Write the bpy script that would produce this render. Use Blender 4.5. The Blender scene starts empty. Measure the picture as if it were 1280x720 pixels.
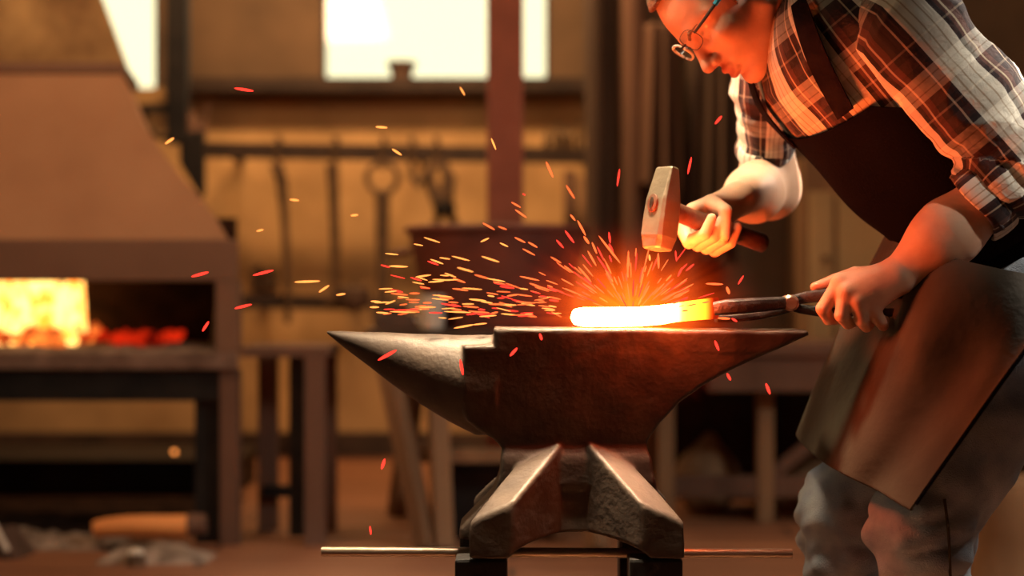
import bpy, bmesh, math, random
import numpy as np
from mathutils import Vector, Matrix
random.seed(7); rng = np.random.default_rng(7)
scn = bpy.context.scene
COL = scn.collection
PI = math.pi
F = 2000.0; CZ = 0.84                       # focal length in pixels of a 1280 wide frame, camera height

def W(px, py, Y):                           # the point seen at pixel px,py standing Y metres from the camera
    return np.array([(px-640)*Y/F, Y, CZ-(py-360)*Y/F])
def nrm(v):
    v = np.asarray(v, float); return v/np.linalg.norm(v)

# ------------------------------------------------------------------ materials
def newmat(name):
    m = bpy.data.materials.new(name); m.use_nodes = True
    nt = m.node_tree; nt.nodes.clear()
    out = nt.nodes.new('ShaderNodeOutputMaterial')
    return m, nt, out
def N(nt, t, **kw):
    n = nt.nodes.new(t)
    for k, v in kw.items():
        if hasattr(n, k): setattr(n, k, v)
        else: n.inputs[k].default_value = v
    return n
def c4(c): return (c[0], c[1], c[2], 1)
def hexc(r, g, b):                          # sRGB 0-255 -> linear
    f = lambda u: (u/255/12.92) if u/255 <= .04045 else ((u/255+.055)/1.055)**2.4
    return (f(r), f(g), f(b))
def mat(name, c1, c2=None, rough=.7, metal=0.0, scale=8, bump=.2, bscale=None, stretch=(1,1,1), spec=.4, detail=5, lo=.35, hi=.65, sss=0):
    m, nt, out = newmat(name)
    b = N(nt, 'ShaderNodeBsdfPrincipled'); b.inputs['Roughness'].default_value = rough
    b.inputs['Metallic'].default_value = metal; b.inputs['Specular IOR Level'].default_value = spec
    nt.links.new(b.outputs[0], out.inputs[0])
    tc = N(nt, 'ShaderNodeTexCoord'); mp = N(nt, 'ShaderNodeMapping'); mp.inputs['Scale'].default_value = stretch
    nt.links.new(tc.outputs['Object'], mp.inputs[0])
    nz = N(nt, 'ShaderNodeTexNoise'); nz.inputs['Scale'].default_value = scale; nz.inputs['Detail'].default_value = detail
    nt.links.new(mp.outputs[0], nz.inputs['Vector'])
    rp = N(nt, 'ShaderNodeValToRGB'); rp.color_ramp.elements[0].position = lo; rp.color_ramp.elements[1].position = hi
    rp.color_ramp.elements[0].color = c4(c1); rp.color_ramp.elements[1].color = c4(c2 or c1)
    nt.links.new(nz.outputs['Fac'], rp.inputs[0]); nt.links.new(rp.outputs[0], b.inputs['Base Color'])
    if bump:
        n2 = N(nt, 'ShaderNodeTexNoise'); n2.inputs['Scale'].default_value = bscale or scale*4; n2.inputs['Detail'].default_value = 6
        nt.links.new(mp.outputs[0], n2.inputs['Vector'])
        bp = N(nt, 'ShaderNodeBump'); bp.inputs['Strength'].default_value = bump; bp.inputs['Distance'].default_value = .01
        nt.links.new(n2.outputs['Fac'], bp.inputs['Height']); nt.links.new(bp.outputs[0], b.inputs['Normal'])
    if sss:
        b.inputs['Subsurface Weight'].default_value = sss; b.inputs['Subsurface Radius'].default_value = (.01,.004,.002); b.inputs['Subsurface Scale'].default_value = .6
    return m
def set_ramp(r, stops, interp='LINEAR'):
    el = r.color_ramp.elements; r.color_ramp.interpolation = interp
    while len(el) > 1: el.remove(el[-1])
    el[0].position = stops[0][0]; el[0].color = c4(stops[0][1])
    for p, c in stops[1:]:
        e = el.new(p); e.color = c4(c)
def emit(name, col, s, sample=True):
    m, nt, out = newmat(name)
    e = N(nt, 'ShaderNodeEmission'); e.inputs[0].default_value = c4(col); e.inputs[1].default_value = s
    nt.links.new(e.outputs[0], out.inputs[0])
    if not sample: m.cycles.emission_sampling = 'NONE'
    return m

M = {}
M['steel_dark'] = mat('dark forged steel', (.020,.012,.009), (.055,.034,.024), rough=.5, metal=.75, scale=14, bump=.35, bscale=70)
M['anvil'] = mat('worn anvil iron', (.034,.024,.020), (.064,.046,.036), rough=.56, metal=.12, scale=16, bump=.14, bscale=90, spec=.35)
M['black_steel'] = mat('blackened steel', (.008,.008,.010), (.018,.016,.016), rough=.55, metal=.5, scale=10, bump=.2)
M['bar_steel'] = mat('rolled steel rod', (.25,.2,.16), (.36,.29,.22), rough=.38, metal=.8, scale=20, bump=.1, stretch=(.1,1,1))
M['tong'] = mat('scaled tong iron', (.02,.018,.02), (.05,.045,.045), rough=.5, metal=.4, scale=30, bump=.3)
M['hammer'] = mat('hammer steel', (.10,.08,.058), (.165,.13,.092), rough=.45, metal=.6, scale=12, bump=.15, bscale=80)
M['handle'] = mat('dark hickory', (.055,.020,.011), (.10,.038,.02), rough=.45, scale=20, bump=.2, stretch=(1,1,1))
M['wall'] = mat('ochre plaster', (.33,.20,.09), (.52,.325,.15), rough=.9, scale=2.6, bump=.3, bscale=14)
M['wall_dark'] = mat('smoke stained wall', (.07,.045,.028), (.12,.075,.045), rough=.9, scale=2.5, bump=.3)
M['floor'] = None
M['ceiling'] = mat('dark ceiling boards', (.05,.035,.022), (.08,.05,.03), rough=.9, scale=3, bump=.2)
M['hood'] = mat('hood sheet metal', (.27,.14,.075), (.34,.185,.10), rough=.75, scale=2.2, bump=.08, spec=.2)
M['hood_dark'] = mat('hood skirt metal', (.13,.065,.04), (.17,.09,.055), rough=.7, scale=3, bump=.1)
M['masonry'] = mat('chimney masonry', (.18,.10,.04), (.42,.27,.11), rough=.9, scale=4.5, bump=.4)
M['soot'] = mat('sooty firebrick', (.012,.007,.006), (.03,.016,.012), rough=.95, scale=10, bump=.5, spec=.03)
M['ash'] = mat('grey ash', (.10,.07,.05), (.30,.23,.18), rough=.95, scale=18, bump=.7, bscale=40)
M['slab'] = mat('hearth edge iron', (.10,.06,.045), (.20,.13,.10), rough=.6, metal=.2, scale=12, bump=.3)
M['red_post'] = mat('red oxide paint', (.21,.06,.036), (.28,.085,.05), rough=.55, scale=6, bump=.15)
M['tub'] = mat('dark red enamel', (.10,.028,.020), (.16,.045,.03), rough=.5, scale=7, bump=.15)
M['rail'] = mat('rusty rail', (.020,.011,.009), (.035,.02,.015), rough=.7, metal=.3, scale=9, bump=.2)
M['tool'] = mat('old tool iron', (.06,.035,.02), (.12,.07,.04), rough=.65, metal=.3, scale=14, bump=.2)
M['wood'] = mat('bench timber', (.15,.08,.04), (.25,.14,.07), rough=.75, scale=6, bump=.2, stretch=(1,1,.2))
M['wood_warm'] = mat('warm timber', (.60,.22,.06), (.78,.32,.10), rough=.65, scale=7, bump=.2, stretch=(.3,1,1))
M['dark_wood'] = mat('dark timber', (.035,.020,.014), (.07,.04,.025), rough=.8, scale=5, bump=.25, stretch=(1,1,.2))
M['brown_wood'] = mat('brown timber', (.09,.045,.028), (.14,.07,.045), rough=.8, scale=5, bump=.25, stretch=(1,1,.2))
M['pale'] = mat('pale enamel', (.55,.50,.42), (.70,.64,.55), rough=.5, scale=8, bump=.05)
M['panel'] = mat('ochre board', (.34,.23,.11), (.46,.31,.15), rough=.85, scale=2, bump=.15)
M['clay'] = mat('dark clay', (.05,.03,.02), (.09,.05,.035), rough=.7, scale=9, bump=.2)
M['glassbottle'] = mat('brown bottle', (.05,.03,.015), (.09,.055,.03), rough=.25, scale=9, bump=0)
M['jeans'] = mat('blue denim', (.17,.215,.28), (.42,.46,.50), rough=.85, scale=14, bump=.5, bscale=500, spec=.15, lo=.3, hi=.7)
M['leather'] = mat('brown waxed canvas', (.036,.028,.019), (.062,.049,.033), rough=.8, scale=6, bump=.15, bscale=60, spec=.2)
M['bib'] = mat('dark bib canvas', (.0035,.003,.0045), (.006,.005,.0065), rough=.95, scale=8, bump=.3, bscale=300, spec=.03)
M['hair'] = mat('short brown hair', (.10,.045,.018), (.26,.13,.05), rough=.6, scale=60, bump=1, bscale=240, stretch=(1,1,4))
M['boot'] = mat('boot leather', (.03,.018,.012), (.05,.03,.02), rough=.5, scale=10, bump=.2)
M['blue_frame'] = mat('blue temple plastic', (.01,.12,.20), (.02,.17,.27), rough=.3, scale=10, bump=0)
M['frame_dark'] = mat('dark spectacle frame', (.02,.014,.012), (.03,.02,.016), rough=.3, scale=10, bump=0)
M['lip'] = mat('lip skin', (.45,.17,.12), (.5,.2,.15), rough=.45, scale=10, bump=0)
M['eye'] = mat('eye white', (.6,.55,.5), (.65,.6,.55), rough=.2, scale=10, bump=0)
M['brow'] = mat('brow hair', (.16,.08,.04), (.25,.13,.06), rough=.8, scale=90, bump=.6)
M['nail'] = mat('finger nail', (.68,.45,.36), (.72,.5,.4), rough=.3, scale=30, bump=0)
M['leather_strap'] = mat('black strap webbing', (.008,.005,.007), (.014,.009,.011), rough=.9, scale=30, bump=.2, spec=.05)

def skin_mat():
    m, nt, out = newmat('skin')
    b = N(nt, 'ShaderNodeBsdfPrincipled'); nt.links.new(b.outputs[0], out.inputs[0])
    tc = N(nt, 'ShaderNodeTexCoord')
    nz = N(nt, 'ShaderNodeTexNoise'); nz.inputs['Scale'].default_value = 22; nz.inputs['Detail'].default_value = 5
    nt.links.new(tc.outputs['Object'], nz.inputs['Vector'])
    rp = N(nt, 'ShaderNodeValToRGB'); rp.color_ramp.elements[0].position=.35; rp.color_ramp.elements[1].position=.68
    rp.color_ramp.elements[0].color = c4((.50,.29,.19)); rp.color_ramp.elements[1].color = c4((.60,.37,.25))
    nt.links.new(nz.outputs['Fac'], rp.inputs[0])
    at = N(nt, 'ShaderNodeAttribute'); at.attribute_name = 'tint'
    mx = N(nt, 'ShaderNodeMixRGB'); mx.inputs[2].default_value = (.42,.15,.11,1)
    nt.links.new(at.outputs['Fac'], mx.inputs[0]); nt.links.new(rp.outputs[0], mx.inputs[1])
    nt.links.new(mx.outputs[0], b.inputs['Base Color'])
    b.inputs['Roughness'].default_value = .5; b.inputs['Specular IOR Level'].default_value = .35
    b.inputs['Subsurface Weight'].default_value = .15; b.inputs['Subsurface Radius'].default_value = (.012,.005,.003); b.inputs['Subsurface Scale'].default_value = .5
    n2 = N(nt, 'ShaderNodeTexNoise'); n2.inputs['Scale'].default_value = 260; n2.inputs['Detail'].default_value = 4
    nt.links.new(tc.outputs['Object'], n2.inputs['Vector'])
    bp = N(nt, 'ShaderNodeBump'); bp.inputs['Strength'].default_value = .12; bp.inputs['Distance'].default_value = .003
    nt.links.new(n2.outputs['Fac'], bp.inputs['Height']); nt.links.new(bp.outputs[0], b.inputs['Normal'])
    return m
M['skin'] = skin_mat()

def plaid_mat():
    m, nt, out = newmat('plaid flannel')
    b = N(nt, 'ShaderNodeBsdfPrincipled'); nt.links.new(b.outputs[0], out.inputs[0])
    b.inputs['Roughness'].default_value = .9; b.inputs['Specular IOR Level'].default_value = .15
    b.inputs['Sheen Weight'].default_value = .15
    at = N(nt, 'ShaderNodeAttribute'); at.attribute_name = 'cloth'
    sp = N(nt, 'ShaderNodeSeparateXYZ'); nt.links.new(at.outputs['Vector'], sp.inputs[0])
    nz = N(nt, 'ShaderNodeTexNoise'); nz.inputs['Scale'].default_value = 30; nz.inputs['Detail'].default_value = 3
    nt.links.new(at.outputs['Vector'], nz.inputs['Vector'])
    cream = (.86,.80,.68); dark = (.022,.012,.014); mid = (.095,.038,.03); line = (.50,.40,.29); black=(.03,.018,.02)
    def bands(sock, period, stops):
        a = N(nt, 'ShaderNodeMath', operation='DIVIDE'); a.inputs[1].default_value = period; nt.links.new(sock, a.inputs[0])
        f = N(nt, 'ShaderNodeMath', operation='FRACT'); nt.links.new(a.outputs[0], f.inputs[0])
        r = N(nt, 'ShaderNodeValToRGB'); set_ramp(r, stops, 'CONSTANT')
        nt.links.new(f.outputs[0], r.inputs[0]); return r.outputs[0]
    warp = bands(sp.outputs[0], .098, [(0,cream),(.07,line),(.09,cream),(.17,line),(.19,cream),(.29,line),(.31,cream),(.42,dark),(.49,mid),(.54,line),(.57,mid),(.66,black),(.78,dark),(.86,line),(.885,dark),(.96,black)])
    weft = bands(sp.outputs[1], .105, [(0,cream),(.10,line),(.12,cream),(.24,line),(.26,cream),(.34,mid),(.50,dark),(.60,line),(.63,dark),(.74,mid),(.90,black)])
    mx = N(nt, 'ShaderNodeMixRGB'); mx.inputs[0].default_value = .24
    nt.links.new(warp, mx.inputs[1]); nt.links.new(weft, mx.inputs[2])
    ov = N(nt, 'ShaderNodeMixRGB', blend_type='MULTIPLY'); ov.inputs[0].default_value = .3
    nt.links.new(mx.outputs[0], ov.inputs[1]); nt.links.new(nz.outputs['Fac'], ov.inputs[2])
    nt.links.new(ov.outputs[0], b.inputs['Base Color'])
    n2 = N(nt, 'ShaderNodeTexNoise'); n2.inputs['Scale'].default_value = 70; n2.inputs['Detail'].default_value = 5; n2.inputs['Distortion'].default_value = .6
    nt.links.new(at.outputs['Vector'], n2.inputs['Vector'])
    bp = N(nt, 'ShaderNodeBump'); bp.inputs['Strength'].default_value = .5; bp.inputs['Distance'].default_value = .006
    nt.links.new(n2.outputs['Fac'], bp.inputs['Height']); nt.links.new(bp.outputs[0], b.inputs['Normal'])
    return m
M['plaid'] = plaid_mat()

def floor_mat():
    m, nt, out = newmat('floor boards')
    b = N(nt, 'ShaderNodeBsdfPrincipled'); nt.links.new(b.outputs[0], out.inputs[0]); b.inputs['Roughness'].default_value = .55
    tc = N(nt, 'ShaderNodeTexCoord')
    br = N(nt, 'ShaderNodeTexBrick'); br.offset = .5; br.inputs['Scale'].default_value = 1
    br.inputs['Brick Width'].default_value = 1.9; br.inputs['Row Height'].default_value = .16; br.inputs['Mortar Size'].default_value = .008
    br.inputs['Color1'].default_value = (.30,.125,.06,1); br.inputs['Color2'].default_value = (.22,.09,.045,1); br.inputs['Mortar'].default_value = (.03,.015,.01,1)
    nt.links.new(tc.outputs['Object'], br.inputs['Vector'])
    mp = N(nt, 'ShaderNodeMapping'); mp.inputs['Scale'].default_value = (.8,9,1); nt.links.new(tc.outputs['Object'], mp.inputs[0])
    nz = N(nt, 'ShaderNodeTexNoise'); nz.inputs['Scale'].default_value = 3; nz.inputs['Detail'].default_value = 6; nt.links.new(mp.outputs[0], nz.inputs['Vector'])
    rp = N(nt, 'ShaderNodeValToRGB'); rp.color_ramp.elements[0].color=(.45,.45,.45,1); rp.color_ramp.elements[1].color=(1.2,1.2,1.2,1)
    nt.links.new(nz.outputs['Fac'], rp.inputs[0])
    mx = N(nt, 'ShaderNodeMixRGB', blend_type='MULTIPLY'); mx.inputs[0].default_value=1
    nt.links.new(br.outputs['Color'], mx.inputs[1]); nt.links.new(rp.outputs[0], mx.inputs[2]); nt.links.new(mx.outputs[0], b.inputs['Base Color'])
    return m
M['floor'] = floor_mat()

def glass_mat(name, tint=(1,1,1), refl=.08):
    m, nt, out = newmat(name)
    t = N(nt, 'ShaderNodeBsdfTransparent'); t.inputs[0].default_value = c4(tint)
    g = N(nt, 'ShaderNodeBsdfGlossy'); g.inputs['Roughness'].default_value = .05
    mx = N(nt, 'ShaderNodeMixShader'); mx.inputs[0].default_value = refl
    nt.links.new(t.outputs[0], mx.inputs[1]); nt.links.new(g.outputs[0], mx.inputs[2]); nt.links.new(mx.outputs[0], out.inputs[0])
    return m
M['pane'] = glass_mat('window glass')
M['lens'] = glass_mat('spectacle lens', (1,1,1), .03)

def heat_mat():                             # the temperature falls along the bar towards the tongs
    m, nt, out = newmat('incandescent steel')
    tc = N(nt, 'ShaderNodeTexCoord'); sp = N(nt, 'ShaderNodeSeparateXYZ'); nt.links.new(tc.outputs['Object'], sp.inputs[0])
    mr = N(nt, 'ShaderNodeMapRange'); mr.inputs['From Min'].default_value = .0907; mr.inputs['From Max'].default_value = .3144
    nt.links.new(sp.outputs[0], mr.inputs['Value'])
    rp = N(nt, 'ShaderNodeValToRGB')
    set_ramp(rp, [(0,(1,.13,.022)),(.62,(1,.14,.022)),(.74,(1,.42,.05)),(.80,(1,.30,.02)),(.93,(1,.22,.01)),(.965,(1,.06,.004)),(.99,(.3,.01,.002))])
    st = N(nt, 'ShaderNodeValToRGB')
    set_ramp(st, [(0,(1,)*3),(.60,(.9,)*3),(.69,(.12,)*3),(.77,(.022,)*3),(.95,(.009,)*3),(.98,(.003,)*3)])
    mm = N(nt, 'ShaderNodeMath', operation='MULTIPLY'); mm.inputs[1].default_value = HOT
    nt.links.new(mr.outputs[0], rp.inputs[0]); nt.links.new(mr.outputs[0], st.inputs[0]); nt.links.new(st.outputs[0], mm.inputs[0])
    e = N(nt, 'ShaderNodeEmission'); nt.links.new(rp.outputs[0], e.inputs[0]); nt.links.new(mm.outputs[0], e.inputs[1])
    nt.links.new(e.outputs[0], out.inputs[0]); return m
HOT = 420
M['hot'] = heat_mat()

# ------------------------------------------------------------------ object helpers
def link(o, parent=None):
    COL.objects.link(o)
    if parent is not None:
        o.parent = parent
    return o
def meshobj(name, verts, faces, m, parent=None, smooth=False, attrs=None):
    me = bpy.data.meshes.new(name)
    verts = np.asarray(verts, dtype=np.float64)
    if parent is not None:                      # children live in their parent's local space
        off = np.array(world_loc(parent)); verts = verts - off
    me.from_pydata(verts.tolist(), [], faces if isinstance(faces, list) else faces.tolist())
    me.update()
    if m is not None: me.materials.append(m)
    if smooth: me.shade_smooth()
    if attrs:
        for k, a in attrs.items():
            a = np.asarray(a, dtype=np.float32)
            if a.ndim == 1:
                at = me.attributes.new(k, 'FLOAT', 'POINT'); at.data.foreach_set('value', a)
            else:
                at = me.attributes.new(k, 'FLOAT_VECTOR', 'POINT'); at.data.foreach_set('vector', a.ravel())
    return link(bpy.data.objects.new(name, me), parent)
def world_loc(o):
    v = np.array(o.location)
    while o.parent is not None:
        o = o.parent; v = v + np.array(o.location)
    return v
def tag(o, label=None, cat=None, group=None, kind=None):
    if label: o['label'] = label
    if cat: o['category'] = cat
    if group: o['group'] = group
    if kind: o['kind'] = kind
    return o
def empty(name, loc, label, cat, group=None):
    o = bpy.data.objects.new(name, None); o.empty_display_size = .05; o.location = Vector([float(c) for c in loc]); link(o)
    return tag(o, label, cat, group)

class MB:
    "collects shapes in world coordinates, build() makes one mesh object"
    def __init__(s): s.v = []; s.f = []; s.n = 0
    def add(s, verts, faces):
        verts = [tuple(float(c) for c in v) for v in verts]
        s.v += verts; s.f += [tuple(i+s.n for i in f) for f in faces]; s.n += len(verts); return s
    def hexa(s, p):                              # 8 corners: bottom 4 ccw, top 4 ccw
        return s.add(p, [(3,2,1,0),(4,5,6,7),(0,1,5,4),(1,2,6,5),(2,3,7,6),(3,0,4,7)])
    def box(s, x0,x1,y0,y1,z0,z1):
        return s.hexa([(x0,y0,z0),(x1,y0,z0),(x1,y1,z0),(x0,y1,z0),(x0,y0,z1),(x1,y0,z1),(x1,y1,z1),(x0,y1,z1)])
    def beam(s, a, b, w, h, up=(0,0,1)):        # rectangular bar from a to b
        a=np.array(a,float); b=np.array(b,float); d=nrm(b-a); u=np.array(up,float)
        if abs(d@u)>.99: u=np.array([0,1.,0])
        l=nrm(np.cross(d,u)); u=np.cross(l,d)
        c=[(-w/2,-h/2),(w/2,-h/2),(w/2,h/2),(-w/2,h/2)]
        return s.hexa([a+l*x+u*y for x,y in c]+[b+l*x+u*y for x,y in c])
    def tube(s, pts, r, n=12, cap=True, flat=1.0, up=(0,0,1)):
        pts=[np.array(p,float) for p in pts]; R=r if hasattr(r,'__len__') else [r]*len(pts)
        rings=[]; u0=np.array(up,float)
        for i,p in enumerate(pts):
            d=nrm(pts[min(i+1,len(pts)-1)]-pts[max(i-1,0)])
            u=u0
            if abs(d@u)>.97: u=np.array([0,1.,0])
            l=nrm(np.cross(d,u)); uu=np.cross(l,d)
            rings.append([p+(l*math.cos(2*PI*k/n)+uu*flat*math.sin(2*PI*k/n))*R[i] for k in range(n)])
        v=[q for rg in rings for q in rg]; f=[]
        for i in range(len(pts)-1):
            for k in range(n): f.append((i*n+k,i*n+(k+1)%n,(i+1)*n+(k+1)%n,(i+1)*n+k))
        if cap: f.append(tuple(range(n-1,-1,-1))); f.append(tuple((len(pts)-1)*n+k for k in range(n)))
        return s.add(v,f)
    def lathe(s, c, prof, n=24):                # prof [(r,z)]
        v=[];f=[]
        for r,z in prof:
            for k in range(n): v.append((c[0]+r*math.cos(2*PI*k/n),c[1]+r*math.sin(2*PI*k/n),c[2]+z))
        for i in range(len(prof)-1):
            for k in range(n): f.append((i*n+k,i*n+(k+1)%n,(i+1)*n+(k+1)%n,(i+1)*n+k))
        f.append(tuple(range(n-1,-1,-1))); f.append(tuple((len(prof)-1)*n+k for k in range(n)))
        return s.add(v,f)
    def prism_xy(s, poly, z0, z1):
        n=len(poly); v=[(x,y,z0) for x,y in poly]+[(x,y,z1) for x,y in poly]
        f=[tuple(range(n)),tuple(range(2*n-1,n-1,-1))]
        for k in range(n): f.append((k,k+n,(k+1)%n+n,(k+1)%n))
        return s.add(v,f)
    def prism(s, poly, y0, y1):                 # poly in xz, extruded along y
        n=len(poly); v=[(x,y0,z) for x,z in poly]+[(x,y1,z) for x,z in poly]
        f=[tuple(range(n)),tuple(range(2*n-1,n-1,-1))]
        for k in range(n): f.append((k,k+n,(k+1)%n+n,(k+1)%n))
        return s.add(v,f)
    def build(s, name, m, parent=None, bevel=0, smooth=False, segs=2, attrs=None):
        o = meshobj(name, s.v, s.f, m, parent, False, attrs)
        bm=bmesh.new(); bm.from_mesh(o.data); bmesh.ops.recalc_face_normals(bm, faces=bm.faces[:])
        if bevel: bmesh.ops.bevel(bm, geom=[e for e in bm.edges if len(e.link_faces)==2 and e.calc_face_angle(0)>.5], offset=bevel, segments=segs, affect='EDGES', profile=.6)
        bm.to_mesh(o.data); bm.free()
        if smooth:
            o.data.shade_smooth()
            o.data.set_sharp_from_angle(angle=math.radians(40))
        return o

# ------------------------------------------------------------------ implicit surfaces
def smin(a, b, k):
    if k <= 0: return np.minimum(a, b)
    h = np.clip(.5+.5*(b-a)/k, 0, 1); return b*(1-h)+a*h-k*h*(1-h)
def smax(a, b, k): return -smin(-a, -b, k)
class Prim:
    def __init__(s, fn, lo, hi): s.fn=fn; s.lo=np.array(lo,float); s.hi=np.array(hi,float)
    def __call__(s, x,y,z): return s.fn(x,y,z)
def cone(a, b, ra, rb, L=None, sc=1.0):
    a=np.array(a,float); b=np.array(b,float)
    ba=b-a
    Lq=None if L is None else nrm(L)
    if Lq is not None: ba2=ba-Lq*(ba@Lq)*(1-1/sc)
    else: ba2=ba
    bb=ba2@ba2+1e-12
    def fn(x,y,z):
        px=x-a[0]; py=y-a[1]; pz=z-a[2]
        if Lq is not None:
            c=(px*Lq[0]+py*Lq[1]+pz*Lq[2])*(1-1/sc)
            px=px-Lq[0]*c; py=py-Lq[1]*c; pz=pz-Lq[2]*c
        h=np.clip((px*ba2[0]+py*ba2[1]+pz*ba2[2])/bb,0,1)
        return np.sqrt((px-ba2[0]*h)**2+(py-ba2[1]*h)**2+(pz-ba2[2]*h)**2)-(ra+(rb-ra)*h)
    R=max(ra,rb)*max(1,sc)
    return Prim(fn, np.minimum(a,b)-R, np.maximum(a,b)+R)
def ellip(c, ax, r):
    c=np.array(c,float); ax=[nrm(v) for v in ax]; r=list(r)
    def fn(x,y,z):
        px=x-c[0]; py=y-c[1]; pz=z-c[2]
        q=[px*v[0]+py*v[1]+pz*v[2] for v in ax]
        k0=np.sqrt(sum((q[i]/r[i])**2 for i in range(3)))+1e-9
        k1=np.sqrt(sum((q[i]/r[i]**2)**2 for i in range(3)))+1e-9
        return k0*(k0-1)/k1
    R=max(r); return Prim(fn, c-R, c+R)
class Field:
    def __init__(s, xs, ys, zs):
        s.xs,s.ys,s.zs=[np.asarray(a,dtype=np.float32) for a in (xs,ys,zs)]
        s.V=np.full((len(xs),len(ys),len(zs)),1.0,dtype=np.float32)
    def reg(s, lo, hi, m):
        sl=[]
        for a,l,h in zip((s.xs,s.ys,s.zs),lo,hi):
            i0=max(0,np.searchsorted(a,l-m)-1); i1=min(len(a),np.searchsorted(a,h+m)+1); sl.append(slice(i0,max(i1,i0)))
        return tuple(sl), s.xs[sl[0]][:,None,None], s.ys[sl[1]][None,:,None], s.zs[sl[2]][None,None,:]
    def add(s, p, k=0, m=.035):
        sl,x,y,z=s.reg(p.lo,p.hi,m)
        if 0 in s.V[sl].shape: return s
        s.V[sl]=smin(s.V[sl], p(x,y,z).astype(np.float32), k); return s
    def sub(s, p, k=0, m=.01):
        sl,x,y,z=s.reg(p.lo,p.hi,m)
        s.V[sl]=smax(s.V[sl], -p(x,y,z).astype(np.float32), k); return s
    def all(s, fn):
        s.V=fn(s.V, s.xs[:,None,None], s.ys[None,:,None], s.zs[None,None,:]).astype(np.float32); return s
    def mesh(s):
        V=s.V; S=V<0
        c=np.zeros(tuple(n-1 for n in V.shape),dtype=np.uint8)
        for i in (0,1):
            for j in (0,1):
                for k in (0,1):
                    c+=S[i:S.shape[0]-1+i, j:S.shape[1]-1+j, k:S.shape[2]-1+k]
        act=(c>0)&(c<8); del c
        I=np.argwhere(act); idx=np.full(act.shape,-1,dtype=np.int64); idx[act]=np.arange(len(I))
        i,j,k=I.T; A=(s.xs,s.ys,s.zs)
        acc=np.zeros((len(I),3)); cnt=np.zeros(len(I))
        for ax in range(3):
            o=[a for a in range(3) if a!=ax]
            for d1 in (0,1):
                for d2 in (0,1):
                    q=[i,j,k]; q=[a.copy() for a in q]; q[o[0]]=q[o[0]]+d1; q[o[1]]=q[o[1]]+d2
                    r=[a for a in q]; r[ax]=q[ax]+1
                    va=V[q[0],q[1],q[2]]; vb=V[r[0],r[1],r[2]]; m=(va<0)!=(vb<0)
                    t=np.where(m, va/np.where(m,va-vb,1), 0)
                    for a in range(3):
                        pa=A[a][q[a]]; pb=A[a][r[a]]
                        acc[:,a]+=np.where(m, pa+(pb-pa)*t, 0)
                    cnt+=m
        P=acc/np.maximum(cnt,1)[:,None]
        faces=[]
        for ax in range(3):
            o=[a for a in range(3) if a!=ax]
            sa=[slice(None)]*3; sb=[slice(None)]*3; sa[ax]=slice(0,-1); sb[ax]=slice(1,None)
            for a in o: sa[a]=slice(1,-1); sb[a]=slice(1,-1)
            A1=S[tuple(sa)]; B1=S[tuple(sb)]
            E=np.argwhere(A1!=B1); ins=A1[tuple(E.T)]
            E=E+np.array([1 if a!=ax else 0 for a in range(3)])
            q=[]
            for d1,d2 in ((0,0),(1,0),(1,1),(0,1)):
                Q=E.copy(); Q[:,o[0]]-=d1; Q[:,o[1]]-=d2
                q.append(idx[Q[:,0],Q[:,1],Q[:,2]])
            q=np.stack(q,1)
            flip = ins if ax!=1 else ~ins
            q[~flip]=q[~flip][:,::-1]
            faces.append(q)
        Fc=np.concatenate(faces); Fc=Fc[(Fc>=0).all(1)]
        return P, Fc
def rngs(*parts):
    out=[]
    for a,b,st in parts: out+=list(np.arange(a,b-1e-9,st))
    out.append(parts[-1][1]); return np.array(out)
def vnoise(P, scale, seed=0):
    "smooth pseudo noise from a few random sine waves, P (...,3)"
    r=np.random.default_rng(seed); out=0
    for _ in range(9):
        d=r.normal(size=3); d/=np.linalg.norm(d); f=scale*r.uniform(.6,1.7); ph=r.uniform(0,6.28)
        out=out+np.sin((P[0]*d[0]+P[1]*d[1]+P[2]*d[2])*f+ph)
    return out/4.5

# ------------------------------------------------------------------ the setting
X0,X1,Y0,Y1,ZT = -3.4,3.4,-1.5,8.0,3.2
def struct(o): o['kind']='structure'; return o
struct(MB().box(X0-.2,X1+.2,Y0-.2,Y1+.2,-.1,0).build('floor', M['floor']))
struct(MB().box(X0-.2,X1+.2,Y0-.2,Y1+.2,ZT,ZT+.1).build('ceiling', M['ceiling']))
struct(MB().box(X0-.1,X0,Y0,Y1,0,ZT).build('wall_left', M['wall_dark']))
struct(MB().box(X1,X1+.1,Y0,Y1,0,ZT).build('wall_right', M['wall_dark']))
struct(MB().box(X0,X1,Y0-.1,Y0,0,ZT).build('wall_front', M['wall_dark']))
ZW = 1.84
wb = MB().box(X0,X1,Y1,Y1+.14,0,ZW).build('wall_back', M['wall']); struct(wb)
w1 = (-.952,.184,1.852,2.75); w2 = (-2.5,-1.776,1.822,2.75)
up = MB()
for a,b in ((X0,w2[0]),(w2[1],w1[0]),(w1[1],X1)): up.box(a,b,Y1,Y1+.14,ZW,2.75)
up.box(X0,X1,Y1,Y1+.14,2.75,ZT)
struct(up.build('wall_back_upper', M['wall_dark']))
for i,w in enumerate((w1,w2)):
    fr = MB(); t=.035
    fr.box(w[0],w[1],Y1+.02,Y1+.1,w[2],w[2]+t*.4); fr.box(w[0],w[1],Y1+.02,Y1+.1,w[3]-t,w[3])
    fr.box(w[0],w[0]+t*.4,Y1+.02,Y1+.1,w[2],w[3]); fr.box(w[1]-t*.4,w[1],Y1+.02,Y1+.1,w[2],w[3])
    f = struct(fr.build('window_%d'%(i+1), M['rail']))
    MB().box(w[0],w[1],Y1+.05,Y1+.056,w[2],w[3]).build('pane', M['pane'], f)
struct(MB().box(X0,X1,Y1-.03,Y1-.001,0,.12).build('baseboard_back', M['dark_wood'], bevel=.004))
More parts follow.
